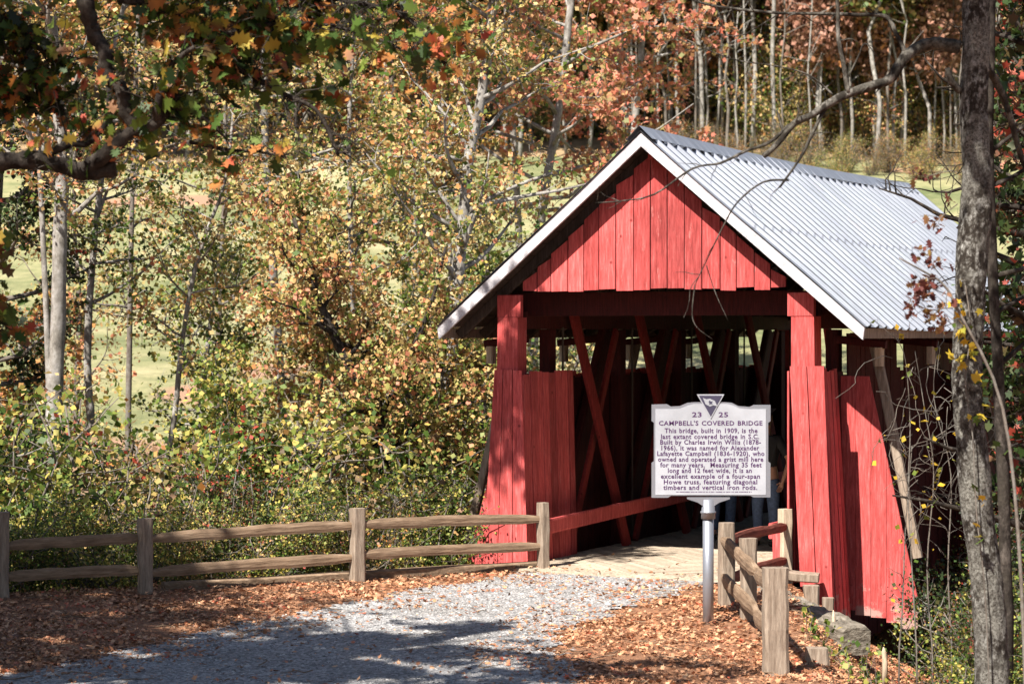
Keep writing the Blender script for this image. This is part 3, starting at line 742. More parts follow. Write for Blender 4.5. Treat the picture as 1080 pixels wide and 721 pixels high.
# ------------------------------------------------------------------ the marker
SY = 20.6; su = 749.3; zpx = .1733
S0 = Vector(((747-CX)/F*SY, SY, 0))
marker = thing('historical_marker', 'silver historical marker with purple text on a metal post', 'sign', S0)
kx = zpx/F*SY
def sp(x, y): return ((x-400)*kx + (su-747)/F*SY, CH-((410+y*zpx)-HV)/F*SY)
outer = [(42,95),(135,92),(160,107),(215,104),(262,84),(310,80),(490,80),(530,84),(570,104),(640,109),(665,97),(764,97),(764,195),(750,205),(750,440),(764,450),(764,658),(662,658),(640,648),(160,648),(140,660),(42,660),(42,450),(56,440),(56,205),(42,195)]
def mk(pts): return [sp(*q_) for q_ in pts][::-1]
b = MB(); b.prism(mk(outer), -.022, .022)
plate = b.build('plate', M['alu'], marker)
inner = [(64,121),(165,121),(215,118),(262,100),(300,90),(500,90),(540,100),(575,117),(640,122),(736,121),(736,643),(64,643)]
b = MB(); b.prism(mk(inner), -.026, -.0225); b.build('panel', M['sign_white'], plate)
b = MB(); b.prism(mk([(316,32),(482,32),(400,182)]), -.032, .01); em = b.build('emblem', M['sign_white'], plate)
b = MB(); b.prism(mk([(328,40),(470,40),(400,167)]), -.0345, -.0325); b.build('emblem_field', M['emblem'], em)
b = MB(); b.prism(mk([(352,54),(375,62),(395,58),(425,72),(440,105),(415,98),(395,106),(368,92)]), -.0372, -.035); b.build('emblem_flag', M['sign_white'], em)
b = MB(); b.prism(mk([(386,78),(394,68),(400,76),(412,74),(406,84),(412,94),(400,90),(390,96),(392,86)]), -.0392, -.0377); b.build('emblem_tree', M['emblem'], em)
lines = [('23',155,287,345,30),('25',155,448,506,30),("CAMPBELL'S COVERED BRIDGE",207,85,715,28),
 ('This bridge, built in 1909, is the',252,120,685,29),('last extant covered bridge in S.C.',288,98,695,29),('Built by Charles Irwin Willis (1878-',322,93,705,29),
 ('1966), it was named for Alexander',357,100,695,29),('Lafayette Campbell (1836-1920), who',391,75,727,29),('owned and operated a grist mill here',426,80,720,29),
 ('for many years.  Measuring 35 feet',460,93,710,29),('long and 12 feet wide, it is an',494,140,650,29),('excellent example of a four-span',529,97,700,29),
 ('Howe truss, featuring diagonal',563,115,683,29),('timbers and vertical iron rods.',597,112,683,29)]
for (txt, y, x0, x1, hh) in lines:
    cu = bpy.data.curves.new('t','FONT'); cu.body = txt; cu.size = 1; cu.extrude = 0; cu.offset = .022; cu.resolution_u = 2; cu.space_character = 1.08; cu.space_word = 1.25
    to = bpy.data.objects.new('t', cu); COL.objects.link(to); bpy.context.view_layer.update()
    me = bpy.data.meshes.new_from_object(to.evaluated_get(bpy.context.evaluated_depsgraph_get()))
    vs = np.array([v.co[:] for v in me.vertices]); mn = vs[:,0].min(); mx = vs[:,0].max()
    a_ = sp(x0,y); c_ = sp(x1,y); sx = (c_[0]-a_[0])/(mx-mn); sz2 = hh*kx/.72
    tb = MB(); tb.add([(a_[0]+(v[0]-mn)*sx, -.0275, a_[1]+(v[1]-.35)*sz2) for v in vs], [tuple(p_.vertices) for p_ in me.polygons]); tb.build('text_line', M['ink'], plate)
    bpy.data.objects.remove(to); bpy.data.curves.remove(cu); bpy.data.meshes.remove(me)
tx = 190; tb = MB()
while tx < 648:      # the unreadable credit line at the foot
    L_ = R.uniform(3,6); q_ = [sp(tx,628),sp(tx+L_,628),sp(tx+L_,622),sp(tx,622)]; tb.add([(x,-.0272,z) for x,z in q_],[(0,1,2,3)]); tx += L_+R.choice((2.5,2.5,6))
tb.build('fine_print', M['ink'], plate)
zt = sp(400,660)[1]
b = MB(); b.tube([Vector((0,0,-.15)),Vector((0,0,zt-.16))],[.052,.052],20); b.build('pole', M['alu'], marker, True)
b = MB(); b.tube([Vector((0,0,z)) for z in (zt-.20,zt-.198,zt-.15,zt-.145,zt-.13,zt-.125,zt-.02,zt-.018)],[.054,.066,.066,.074,.074,.064,.058,.03],20); b.build('collar', M['alu'], marker, True)
b = MB(); b.prism([(-.055,zt-.075),(.055,zt-.075),(.10,zt-.045),(.20,zt-.012),(.20,zt+.004),(-.20,zt+.004),(-.20,zt-.012),(-.10,zt-.045)], -.035, .035); b.build('bracket', M['alu'], marker)

# ------------------------------------------------------------------ people inside the bridge
def skin(name, V, E, Rd, mat, parent, sub=2, root=0):
    me = bpy.data.meshes.new(name); me.from_pydata(V, E, []); ob = bpy.data.objects.new(name, me); COL.objects.link(ob)
    ob.modifiers.new('s','SKIN'); sd = ob.modifiers.new('d','SUBSURF'); sd.levels = sub; sd.render_levels = sub
    for i, r_ in enumerate(Rd):
        me.skin_vertices[0].data[i].radius = r_ if isinstance(r_, tuple) else (r_, r_)
        me.skin_vertices[0].data[i].use_root = (i == root)
    bpy.context.view_layer.update()
    res = bpy.data.meshes.new_from_object(ob.evaluated_get(bpy.context.evaluated_depsgraph_get()))
    bpy.data.objects.remove(ob); res.name = name; res.materials.clear(); res.materials.append(mat)
    res.polygons.foreach_set('use_smooth', [True]*len(res.polygons))
    return link(name, res, parent)
def person(label, x, y, z, rz, hgt, shirt, arms, cap):
    t = thing('person', label, 'person', (x,y,z), rz); k = hgt/1.75
    V=[];E=[];Rd=[]
    def v(p, r, par=None):
        V.append((p[0]*k,p[1]*k,p[2]*k)); Rd.append(tuple(a*k for a in r) if isinstance(r,tuple) else r*k)
        if par is not None: E.append((par,len(V)-1))
        return len(V)-1
    # facing -y
    pel = v((0,0,.95),(.15,.11)); be = v((0,0,1.1),(.14,.10),pel); ch = v((0,.01,1.3),(.16,.11),be); nk = v((0,.02,1.47),.06,ch); nk2 = v((0,0,1.54),.055,nk)
    h1 = v((0,-.01,1.60),(.07,.085),nk2); h2 = v((0,-.01,1.67),(.078,.095),h1); h3 = v((0,0,1.72),(.06,.07),h2)
    nose = v((0,-.105,1.635),.013,h2)
    hands = {}
    for sg in (-1,1):
        hip = v((sg*.1,0,.88),.095,pel); kn = v((sg*.12,-.02,.5),.06,hip); an = v((sg*.12,.02,.09),.04,kn); v((sg*.13,-.10,.04),.035,an)
        sh = v((sg*.19,.01,1.41),.06,ch); el, ha = arms[0 if sg < 0 else 1]
        e_ = v(el,.042,sh); w_ = v(ha,.027,e_); d = (Vector(ha)-Vector(el)).normalized(); pm = Vector(ha)+d*.06
        p_ = v(pm,(.035,.02),w_); 
        side = d.cross(Vector((0,1,0))); side = side.normalized() if side.length > .2 else Vector((1,0,0))
        for q_, L_ in ((-1.5,.075),(-.5,.088),(.5,.082),(1.5,.065)):
            a_ = pm+d*.03+side*q_*.019; i1 = v(a_,.010,p_); i2 = v(a_+d*L_*.5+Vector((0,-.01,0)),.009,i1); v(a_+d*L_*.9+Vector((0,-.03,0)),.008,i2)
        tb_ = v(pm-side*.035-d*.02,.012,p_); v(pm-side*.06+d*.02+Vector((0,-.02,0)),.010,tb_)
    body = skin('body', V, E, Rd, M['skin'], t)
    # clothes as separate grown surfaces, a little larger than the body
    V=[];E=[];Rd=[]
    pel = v((0,0,.93),(.165,.125)); be = v((0,0,1.1),(.155,.115),pel); ch = v((0,.01,1.3),(.175,.125),be); v((0,.015,1.44),.085,ch)
    for sg in (-1,1):
        sh = v((sg*.19,.01,1.41),.075,ch); el = arms[0 if sg < 0 else 1][0]; m_ = Vector((sg*.19,.01,1.41)).lerp(Vector(el),.85); v(m_,.058,sh)
    skin('shirt', V, E, Rd, M[shirt], t)
    V=[];E=[];Rd=[]
    pel = v((0,0,.96),(.16,.12))
    for sg in (-1,1):
        hip = v((sg*.1,0,.84),.11,pel); kn = v((sg*.12,-.02,.5),.078,hip); v((sg*.12,.02,.10),.068,kn)
    skin('jeans', V, E, Rd, M['jeans'], t)
    for sg in (-1,1):
        V=[];E=[];Rd=[]; a_ = v((sg*.12,.04,.05),.05); v((sg*.13,-.14,.035),.042,a_); skin('shoe', V, E, Rd, M['shoe'], t, 1)
    V=[];E=[];Rd=[]
    a_ = v((0,.035,1.60),(.08,.07)); b_ = v((0,.025,1.70),(.088,.095),a_); v((0,.0,1.76),(.07,.075),b_); skin('hair', V, E, Rd, M['hair'], t, 2)
    if cap:
        V=[];E=[];Rd=[]; a_ = v((0,.01,1.715),(.10,.11)); b_ = v((0,.01,1.775),(.075,.08),a_); v((0,-.15,1.705),(.07,.012),a_); skin('cap', V, E, Rd, M['cap'], t, 2)
    eb = MB()
    for sg in (-1,1): eb.tube([Vector((sg*.032*k,-.098*k,1.66*k)),Vector((sg*.032*k,-.108*k,1.66*k))],[.012*k,.009*k],8)
    eb.build('eyes', M['eye'], t)
    eb = MB(); eb.beam((-.025*k,-.100*k,1.585*k),(.025*k,-.100*k,1.585*k),.01,.008); eb.build('mouth', M['hair'], t)
    return t
def stand(u, Y): return ((u-CX)/F*Y, Y, .058)
person('person in dark shirt and jeans standing at the right edge of the marker', *stand(808,27.6), math.radians(-35), 1.66, 'shirt',
       [((-.26,.05,1.13),(-.20,-.12,.92)), ((.33,.04,1.14),(.27,-.03,.88))], True)
person('person in grey checked shirt and jeans mostly hidden behind the marker', *stand(762,28.6), math.radians(25), 1.74, 'check',
       [((-.27,.03,1.14),(-.26,-.10,.92)), ((.29,.0,1.13),(.27,-.14,.95))], False)

# ------------------------------------------------------------------ trees beyond the left fence (trunks measured from the photo)
def uvpath(P, Y, dy=0, n=3):
    q = [at(u, v, Y+dy*i/len(P)) for i,(u,v) in enumerate(P)]
    return smooth_path(q, n)
def mid_tree(label, P, Y, r0, r1, wmat, lmat, seed, t0=.35, n1=16, L1=1.6, n2=7, L2=.7, nl=12, size=.078, cat='tree', shape='rhomb', extend=0, group='slender trees beyond the left fence', el=(0,50), extra=None):
    rng = random.Random(seed); n1 = int(n1*1.2); n2 += 0; nl = int(nl*3.6)
    a = at(*P[0], Y); gz_ = H(a.x, a.y)
    path = uvpath(P, Y)
    if path[0].z > gz_: path = [Vector((a.x-.05, a.y, gz_-.1))]+path
    if extend: path += wig(path[-1], (path[-1]-path[-4]).normalized(), extend, 4, rng, .08, .05)[1:]
    wood, pts = grow(rng, path, r0, r1, t0, n1, L1, n2, L2, nl, el=el)
    if extra:
        for (Q, q0) in extra:
            q = uvpath(Q, Y); wood.tube(q, [q0*(1-.7*k/len(q)) for k in range(len(q))], 6, .1, rng); spray(wood, pts, q, q0*.4, rng, n2, L2, nl, .1)
    base = (a.x, a.y, min(gz_, path[0].z)); seed += 1
    return plant('tree', label, cat, wood, pts, M[wmat], M[lmat], size*.82, shape, seed, base, group)
mid_tree('tree with thick pale twin trunk at the far left of the fence', [(60,590),(55,480),(60,380),(63,250),(66,180),(60,90),(52,0)], 29.5, .125, .07, 'bark_pale','leaf_tan', 1, t0=.45, n1=14, L1=2.0, nl=9, extend=3, extra=[([(54,470),(49,330),(43,200),(38,90),(30,-40)],.055)])
mid_tree('slim pale trunk tree second from the left beyond the fence', [(97,500),(96,445),(92,380),(96,300),(102,230),(112,150),(118,60)], 33, .07, .03, 'bark_pale','leaf_green', 2, t0=.4, n1=16, nl=8, extend=2, extra=[([(101,235),(118,190),(140,160),(160,120)],.03)])
mid_tree('straight thin dark trunk tree between two pale ones at left', [(134,520),(136,400),(138,280),(141,160),(146,20)], 36, .055, .03, 'bark_mid','leaf_tan', 3, t0=.3, n1=18, nl=7, extend=2)
mid_tree('leaning slender pale tree crossing in front of the meadow', [(162,560),(172,505),(184,440),(190,380),(200,310),(216,250),(238,190),(246,120)], 31.5, .055, .018, 'bark_pale','leaf_tan', 4, t0=.4, n1=16, L1=1.3, nl=8)
mid_tree('tall pale trunk tree rising left of the bridge roof', [(462,560),(470,440),(480,330),(487,250),(495,165),(508,100),(516,40),(521,-20)], 31.0, .10, .055, 'bark_pale','leaf_tan', 5, t0=.3, n1=24, L1=2.2, nl=13, extend=3.5, extra=[([(474,320),(478,275),(500,222),(540,198),(590,180)],.05),([(488,240),(455,190),(430,140)],.03)])
mid_tree('thin grey tree with tan leaves in the middle of the thicket', [(362,540),(366,440),(372,330),(370,250),(368,150),(372,60)], 34, .06, .025, 'bark_pale','leaf_tan', 6, t0=.15, n1=26, L1=1.9, nl=12, extend=2)
mid_tree('dark stout trunk tree rooted close behind the third fence post', [(412,600),(410,550),(404,500),(394,430),(360,370),(330,300),(310,230)], 29.5, .14, .03, 'bark_dark','leaf_tan', 7, t0=.3, n1=24, L1=1.7, nl=13, extra=[([(398,450),(430,380),(455,320),(470,260)],.05)])
mid_tree('pink and red maple leaning over the bridge ridge', [(560,420),(565,300),(575,200),(590,110),(600,20)], 44, .12, .06, 'bark_pale','leaf_red', 8, t0=.35, n1=26, L1=4.6, n2=10, L2=1.2, nl=13, size=.13, shape='maple', extend=4, el=(-10,30))
mid_tree('yellow orange tree left of the pink maple', [(440,470),(430,330),(425,220),(415,100),(410,-20)], 41, .11, .06, 'bark_mid','leaf_orange', 9, t0=.35, n1=28, L1=3.0, n2=8, L2=1.0, nl=13, size=.12, extend=4)
mid_tree('green gold tree with spreading crown over the thicket', [(300,520),(296,400),(288,280),(280,150),(278,20)], 38, .09, .05, 'bark_pale','leaf_tan', 10, t0=.5, n1=22, L1=2.3, nl=7, size=.085, extend=3)
mid_tree('dark leaved tree closing the left side of the view', [(-20,560),(-14,400),(-6,240),(4,80),(10,-60)], 31, .12, .06, 'bark_mid','leaf_dark', 12, t0=.1, n1=40, L1=1.9, nl=16, extend=2)
mid_tree('small bushy gold tree close by the left bridge wall', [(478,600),(476,520),(470,450),(466,390),(470,330)], 30, .05, .015, 'bark_mid','leaf_tan', 13, t0=.1, n1=26, L1=1.3, n2=7, L2=.6, nl=12, size=.075)
mid_tree('small yellow green tree behind the second fence span', [(235,600),(238,540),(246,480),(250,410)], 29, .04, .012, 'bark_mid','leaf_green', 14, t0=.1, n1=20, L1=1.1, n2=6, L2=.6, nl=10, size=.07)
mid_tree('small golden tree behind the third fence span', [(330,600),(328,530),(335,450),(342,370),(350,310)], 31, .05, .012, 'bark_mid','leaf_tan', 15, t0=.1, n1=24, L1=1.4, n2=7, L2=.6, nl=11, size=.08)
mid_tree('orange tree filling the gap above the left eave', [(535,520),(540,400),(548,300),(545,200),(540,120),(535,20)], 47, .10, .05, 'bark_pale','leaf_orange', 16, t0=.6, n1=22, L1=3.0, n2=8, L2=1.0, nl=8, size=.12, extend=3)
for (lab, P_, Y_, lm_, sd_, L_) in (
  ('bushy gold tree between the two leftmost pale trunks',[(84,520),(80,440),(84,330),(78,230),(80,120)],38,'leaf_tan',18,1.7),
  ('airy green tree in front of the sunlit meadow at left',[(205,520),(212,430),(222,340),(232,270)],36,'leaf_green',19,1.3),
  ('broad tan tree rising in the centre of the thicket',[(290,560),(296,480),(310,380),(318,260),(312,130),(310,20)],39,'leaf_tan',20,2.6),
  ('yellowish tree just left of the tall pale trunk',[(420,560),(424,470),(430,380),(438,260),(436,150)],37,'leaf_tan',21,2.0),
  ('olive tree peeping out between thicket and left eave',[(512,560),(508,470),(512,390),(516,320),(512,270)],34,'leaf_green',22,1.4),
  ('small orange tree low at the far left edge',[(22,580),(20,500),(24,420),(20,350)],33,'leaf_orange',23,1.2),
  ('tan tree filling the upper middle behind the oak sprays',[(230,420),(232,300),(238,180),(236,60),(240,-40)],43,'leaf_tan',24,2.4),
  ('orange topped tree left of the ridge in the thicket',[(480,430),(476,300),(470,180),(466,60),(470,-40)],49,'leaf_orange',25,2.8)):
    mid_tree(lab, P_, Y_, .07, .025, 'bark_pale' if sd_%2 else 'bark_mid', lm_, sd_, t0=.2, n1=20, L1=L_, nl=7 if sd_ in (18,19) else 9, size=.085)
mid_tree('russet tree right of the pink maple behind the ridge', [(660,330),(664,240),(668,150),(676,60),(680,-20)], 58, .12, .06, 'bark_pale','leaf_red', 17, t0=.45, n1=20, L1=3.2, n2=8, L2=1.1, nl=10, size=.15, extend=3)

# ------------------------------------------------------------------ shrubs (shared variants)
def shrub_variant(seed, h, spread, stems, n2, nl, size, lmat, wmat='bark_mid', shape='rhomb', L2=.45, sig=.07):
    rng = random.Random(seed); wood = MB(); pts = []
    for i in range(stems):
        q = wig(Vector((rng.uniform(-.15,.15),rng.uniform(-.15,.15),-.1)), Vector((rng.gauss(0,spread),rng.gauss(0,spread),1)), h*rng.uniform(.6,1.1), 6, rng, .16, .02)
        wood.tube(q, [.014*(1-k/7)+.002 for k in range(7)], 5)
        spray(wood, pts, q, .012, rng, n2, L2, nl, sig, lo=.08)
    wm = wood.mesh('stems', M[wmat], True); lm = leaves('foliage', pts, size, shape, M[lmat], np.random.RandomState(seed))
    return wm, lm
SV = {'green': shrub_variant(31,1.9,.35,12,11,66,.029,'leaf_green'), 'yellow': shrub_variant(32,1.8,.4,12,11,62,.029,'leaf_tan'),
      'dark': shrub_variant(33,2.0,.3,12,11,64,.031,'leaf_dark'), 'olive': shrub_variant(34,1.6,.5,12,11,62,.028,'leaf_green'), 'brush': shrub_variant(35,1.6,.45,16,10,24,.032,'leaf_brush')}
KIND = {'green':'leafy green','yellow':'tan and gold leaved','dark':'dark leaved','olive':'low spreading green','brush':'twiggy brown'}
def place_shrubs(spots, where, group):
    cnt = {}
    spots = sorted(spots, key=lambda q: q[0]/q[1])
    tot = {}
    for q in spots: tot[q[2]] = tot.get(q[2],0)+1
    for (x, y, kd, s) in spots:
        i = cnt.get(kd, 0); cnt[kd] = i+1
        lab = f'{KIND[kd]} shrub {where}, {ORD[i]} such from the left' if tot[kd] > 1 else f'the only {KIND[kd]} shrub {where}'
        t = thing('shrub', lab, 'shrub', (x,y,H(x,y)), R.uniform(0,6.28), group); t.scale = (s*R.uniform(.9,1.15), s*R.uniform(.9,1.15), s)
        link('stems', SV[kd][0], t); link('foliage', SV[kd][1], t)
sp_ = []
kinds = ['green','yellow','dark','olive','yellow','green','brush','olive']
for i in range(17):      # first row right behind the fence
    t_ = i/16; x = -6.6+t_*5.7; y = 22.9+t_*2.6+R.uniform(.0,.5); sp_.append((x, y, 'dark' if i in (0,1) else kinds[i%8], R.uniform(.75,1.05)))
place_shrubs(sp_, 'right behind the rail fence', 'shrubs right behind the left rail fence')
sp_ = []
for i in range(19):
    t_ = i/18; x = -7.8+t_*6.6; y = 25.6+t_*2.5+R.uniform(0,1.2); sp_.append((x, y, 'dark' if i in (0,3) else kinds[(i*3+1)%8], R.uniform(2.1,2.7)))
place_shrubs(sp_, 'on the slope beyond the fence', 'shrubs on the slope beyond the left rail fence')
sp_ = []
for i in range(20):
    t_ = i/19; x = -10+t_*10.5; y = 31+t_*4+R.uniform(0,4); sp_.append((x, y, ['yellow','green','yellow','olive','brush'][i%5], R.uniform(1.9,2.6)))
place_shrubs(sp_, 'across the creek', 'shrubs across the creek')
sp_ = []
for i in range(18):
    u = 690+i*21; x_, y_ = (u-CX)/F*97, 97+R.uniform(-3,4); sp_.append((x_, y_, ['brush','yellow','brush','brush'][i%4], R.uniform(.9,1.6)))
place_shrubs(sp_, 'along the far meadow edge', 'brush along the far meadow edge')
sp_ = []
for i in range(56):
    y = 106+R.uniform(0,22); u = 560+530*(i+R.random())/56; sp_.append(((u-CX)/F*y, y, R.choice(['brush','yellow','yellow','yellow','olive']), R.uniform(2.4,4.2)))
for (x, y, kd, s) in sp_:
    t = thing('shrub', KIND[kd]+' understorey bush among the trunks of the far hillside wood', 'shrub', (x,y,H(x,y)), R.uniform(0,6.28), KIND[kd]+' understorey bushes of the far wood'); t.scale = (s,s,s*1.1)
    link('stems', SV[kd][0], t); link('foliage', SV[kd][1], t)
sp_ = [(5.6,26,'dark',1.3),(6.3,27.5,'dark',1.5),(5.2,23.6,'dark',.9),(6.9,29,'dark',1.5),(7.8,31,'green',1.5),(4.9,22.2,'dark',.8),(6.2,24.5,'dark',1.2),(5.5,21.0,'dark',.9),(4.45,20.6,'brush',.85),(4.5,19.6,'green',.9),(4.85,20.7,'dark',1.2),(3.95,18.5,'dark',.7),(4.6,19.3,'green',1.2),(4.3,19.0,'green',.7),(3.95,18.4,'olive',.62),(3.7,17.5,'green',.62),(4.2,17.0,'dark',.8)]
place_shrubs(sp_, 'right of the bridge', 'shrubs right of the bridge')

# ------------------------------------------------------------------ far forest on the hillside
def far_variant(seed, h, lmat, base_t):
    rng = random.Random(seed)
    path = smooth_path([Vector((rng.gauss(0,.25)*i, rng.gauss(0,.25)*i, h*i/5)) for i in range(6)],2)
    wood, pts = grow(rng, path, .11, .04, base_t, 30, h*.20, 10, 1.7, 62, sig=.32, el=(0,45), nseg=6)
    return wood.mesh('trunk', M['bark_pale'], True), leaves('crown', pts, .21, 'rhomb', M[lmat], np.random.RandomState(seed))
FV = [far_variant(51,19,'leaf_far',.45), far_variant(52,21,'leaf_far',.5), far_variant(53,17,'leaf_far_green',.42), far_variant(54,20,'leaf_far',.46), far_variant(55,14,'leaf_far_pink',.3), far_variant(56,18,'leaf_orange',.36), far_variant(57,17,'leaf_far',.16)]
fl = ['russet tree with bare lower trunk in the far hillside wood','tall russet tree with bare lower trunk in the far hillside wood','green tree in the far hillside wood','tall brown gold tree in the far hillside wood','pink leaved tree in the far hillside wood','orange tree in the far hillside wood','tan tree leafy from low down in the far hillside wood']
ff = random.Random(77); npl = 0
for row, (y, nn) in enumerate(((103,34),(109,34),(117,32),(127,32),(140,30),(156,30),(176,26))):
    for i in range(nn):
        u = -90+1260*(i+ff.uniform(.1,.9))/nn; yy = y+ff.uniform(-3,3); x = (u-CX)/F*yy
        k = ff.choice((0,1,2,3,3,5,0,1,4,2) if row < 2 else (6,6,2,6,5,6))
        t = thing('tree', fl[k], 'tree', (x,yy,H(x,yy)-.2), ff.uniform(0,6.28), ['russet','tall russet','green','tall brown gold','pink','orange','low leafy tan'][k]+' trees of the far hillside wood')
        s = ff.uniform(.75,1.15); t.scale = (s,s,s*ff.uniform(.9,1.15))
        link('trunk', FV[k][0], t); link('crown', FV[k][1], t); npl += 1
# bare pole trunks standing at the meadow edge
for i in range(80):
    u = 640+5.2*i+ff.uniform(-5,5); yy = 101+ff.uniform(-2,16); x = (u-CX)/F*yy; z = H(x,yy); b = MB(); hh = ff.uniform(7,12)
    pth = [Vector((ff.gauss(0,.04)*j,0,hh*j/5-.2)) for j in range(6)]; r_ = ff.uniform(.05,.10)
    b.tube(pth,[r_*(1-.6*j/5) for j in range(6)],6)
    for j in range(7): q = wig(on(pth, ff.uniform(.35,1)), rdir(ff,10,60), ff.uniform(.8,1.8), 3, ff); b.tube(q,[.035,.025,.015,.006],3)
    o_ = b.build('bare_tree', M['bark_pale' if i%3 else 'bark_mid'], None, True); o_.location = (x,yy,z); tag(o_, 'thin pale leafless trunk standing along the far meadow edge', 'tree', 'bare trunks along the far meadow edge')

SUNV = Vector((-.583,-.826,1.2)).normalized()
SHADE = ((70,665,270,70),(300,700,200,24),(340,668,110,12),(480,659,70,7),(500,684,100,9),(620,712,190,11),(150,618,190,16),(430,640,60,4),(250,640,150,22),(790,690,40,9),(690,672,40,4),(860,640,30,30))
def prune_to_shade(P, thr=.0, ell=True):  # shapes unseen crowns: drops leaves whose shadow would miss the wanted ground shade
    P = np.asarray(P, float); t = P[:,2]/SUNV.z
    lx = P[:,0]-SUNV.x*t; ly = P[:,1]-SUNV.y*t
    u = CX+F*lx/np.clip(ly,1,None); v = HV+F*CH/np.clip(ly,1,None)
    inframe = (u > -40) & (u < 1000) & (v > 596) & (v < 735)
    ok = np.zeros(len(P), bool)
    for (cu, cv, ru, rv) in SHADE: ok |= ((u-cu)/ru)**2+((v-cv)/rv)**2 < 1+.35*np.sin(lx*5+ly*3)
    if not ell: ok[:] = True
    gap = rough_n(lx, ly*1.3, 2.6, 6)+.6*rough_n(lx, ly*1.5, 7, 9) > thr+np.where(u < 330, .38, 0)
    return P[(~inframe) | (ok & ~gap)]
# ------------------------------------------------------------------ big oak at the left (trunk outside the frame)
def limb(wood, P, Y, r, n=8, rng=None, taper=.5):
    q = [at(u,v,Y_) for (u,v,Y_) in P]; q = smooth_path(q, 4); wood.tube(q, [r*(1-(1-taper)*k/len(q)) for k in range(len(q))], n, .08, rng); return q
rng = random.Random(101)
oak = MB(); pts = []
OY = 14.2
tr = smooth_path([Vector((-5.0,13.6,-.1)),Vector((-4.9,13.7,1.5)),Vector((-4.75,13.9,3.2)),Vector((-4.8,14,5)),Vector((-4.6,14.1,7)),Vector((-4.4,14.1,9))],3)
oak.tube(tr, [.30-.2*i/len(tr) for i in range(len(tr))], 12, .06, rng)
L1_ = limb(oak, [(-260,230,13.9),(-120,190,14.2),(-20,172,14.2),(40,170,14.2),(95,183,14.2),(121,178,14.2)], 0, .075, rng=rng, taper=.75) if False else None
def limb2(P, r, taper=.5, tw=0, L2=.35, nl=7, n=12):
    q = smooth_path([at(*p_) for p_ in P], 12); oak.tube(q, [r*(1+.12*math.sin(k*.9+r*99)*math.sin(k*.37))*(1-(1-taper)*k/len(q)) for k in range(len(q))], n, .09, rng); tw = int(tw*2.9)
    if tw: spray(oak, pts, q, r*.35, rng, tw, L2, nl, .05, lo=.1)
    return q
limb2([(-260,225,13.9),(-120,190,14.1),(-10,172,14.2),(45,170,14.2),(90,182,14.2),(122,178,14.2)], .07, .7, 4, .3, 4)
limb2([(92,178,14.2),(115,160,14.1),(138,140,14.1),(165,130,14.1),(180,112,14.1),(189,95,14.1)], .055, .4, 3)
limb2([(165,128,14.1),(168,105,14.0),(174,82,14.0),(184,66,14.0),(205,50,13.9)], .035, .4, 5)
limb2([(78,-60,14.3),(90,0,14.2),(99,35,14.2),(111,55,14.15),(113,80,14.15),(128,95,14.1),(133,118,14.1),(144,137,14.1)], .054, .8, 3)
limb2([(55,160,14.2),(75,152,14.25),(95,150,14.3),(120,120,14.4)], .03, .4, 6)
limb2([(125,0,14.3),(165,5,14.3),(195,25,14.3),(215,48,14.3),(250,72,14.3),(295,98,14.3),(335,118,14.3),(357,165,14.3)], .03, .35, 34, .4, 8)
limb2([(215,48,14.3),(260,30,14.3),(320,25,14.3),(380,35,14.3),(440,60,14.2)], .022, .3, 30, .4, 8)
limb2([(150,-60,14.6),(200,-30,14.6),(280,-10,14.6),(360,0,14.6),(430,20,14.6),(470,70,14.6)], .03, .3, 40, .42, 9)
limb2([(-60,-40,14.5),(-20,10,14.5),(30,45,14.5),(80,70,14.5)], .04, .3, 26, .4, 8)
limb2([(-80,100,14.5),(-30,95,14.5),(20,100,14.5),(60,110,14.5)], .03, .3, 20, .35, 8)
limb2([(200,150,14.2),(240,158,14.2),(270,160,14.2),(302,166,14.2)], .014, .4, 12, .25, 6)
limb2([(180,112,14.1),(215,125,14.1),(240,148,14.15)], .018, .4, 8, .25, 6)
limb2([(-60,-60,14.9),(60,-40,14.9),(160,-30,14.9),(240,10,14.9),(300,60,14.9)], .03, .3, 34, .45, 8)
limb2([(-90,210,14.6),(-50,240,14.6),(-20,290,14.6),(-10,340,14.6)], .03, .3, 18, .35, 8)
vis_n = len(pts)
for i in range(34):      # crown above the frame, which throws the dapple over the path
    p_ = on(tr, rng.uniform(.62,1)); d = rdir(rng, -5, 45); d.y += .4; d.x -= .35
    q = wig(p_, d, rng.uniform(2.2,4.8), 7, rng, .14, .05)
    if any(CH-(HV+30-HV) > 99 for _ in (0,)): pass
    # keep these limbs above the picture
    e_ = q[-1]; t_ = max(e_.z,6)/SUNV.z; lx_ = e_.x-SUNV.x*t_; ly_ = e_.y-SUNV.y*t_
    if HV+F*CH/ly_ < 668 and CX+F*lx_/ly_ > 330: continue  # leaves out limbs whose shadow would cross the sunlit gravel
    q = [Vector((a.x, a.y, max(a.z, 2.72+.152*a.y+1.2 if (a.x > -4.6) else a.z))) for a in q]
    oak.tube(q, [.032*(1-k/8.4)+.003 for k in range(8)], 5)
    spray(oak, pts, q, .008, rng, 12, 1.0, 85, .17, lo=.15)
pts = np.vstack([prune_to_shade(pts[:vis_n], .12, False), prune_to_shade(pts[vis_n:])]); plant('oak_tree', 'big dark limbed oak with turning leaves reaching in at upper left', 'tree', oak, pts, M['bark_dark'], M['leaf_oak'], .098, 'oak', 7, (-5.0,13.6,0))

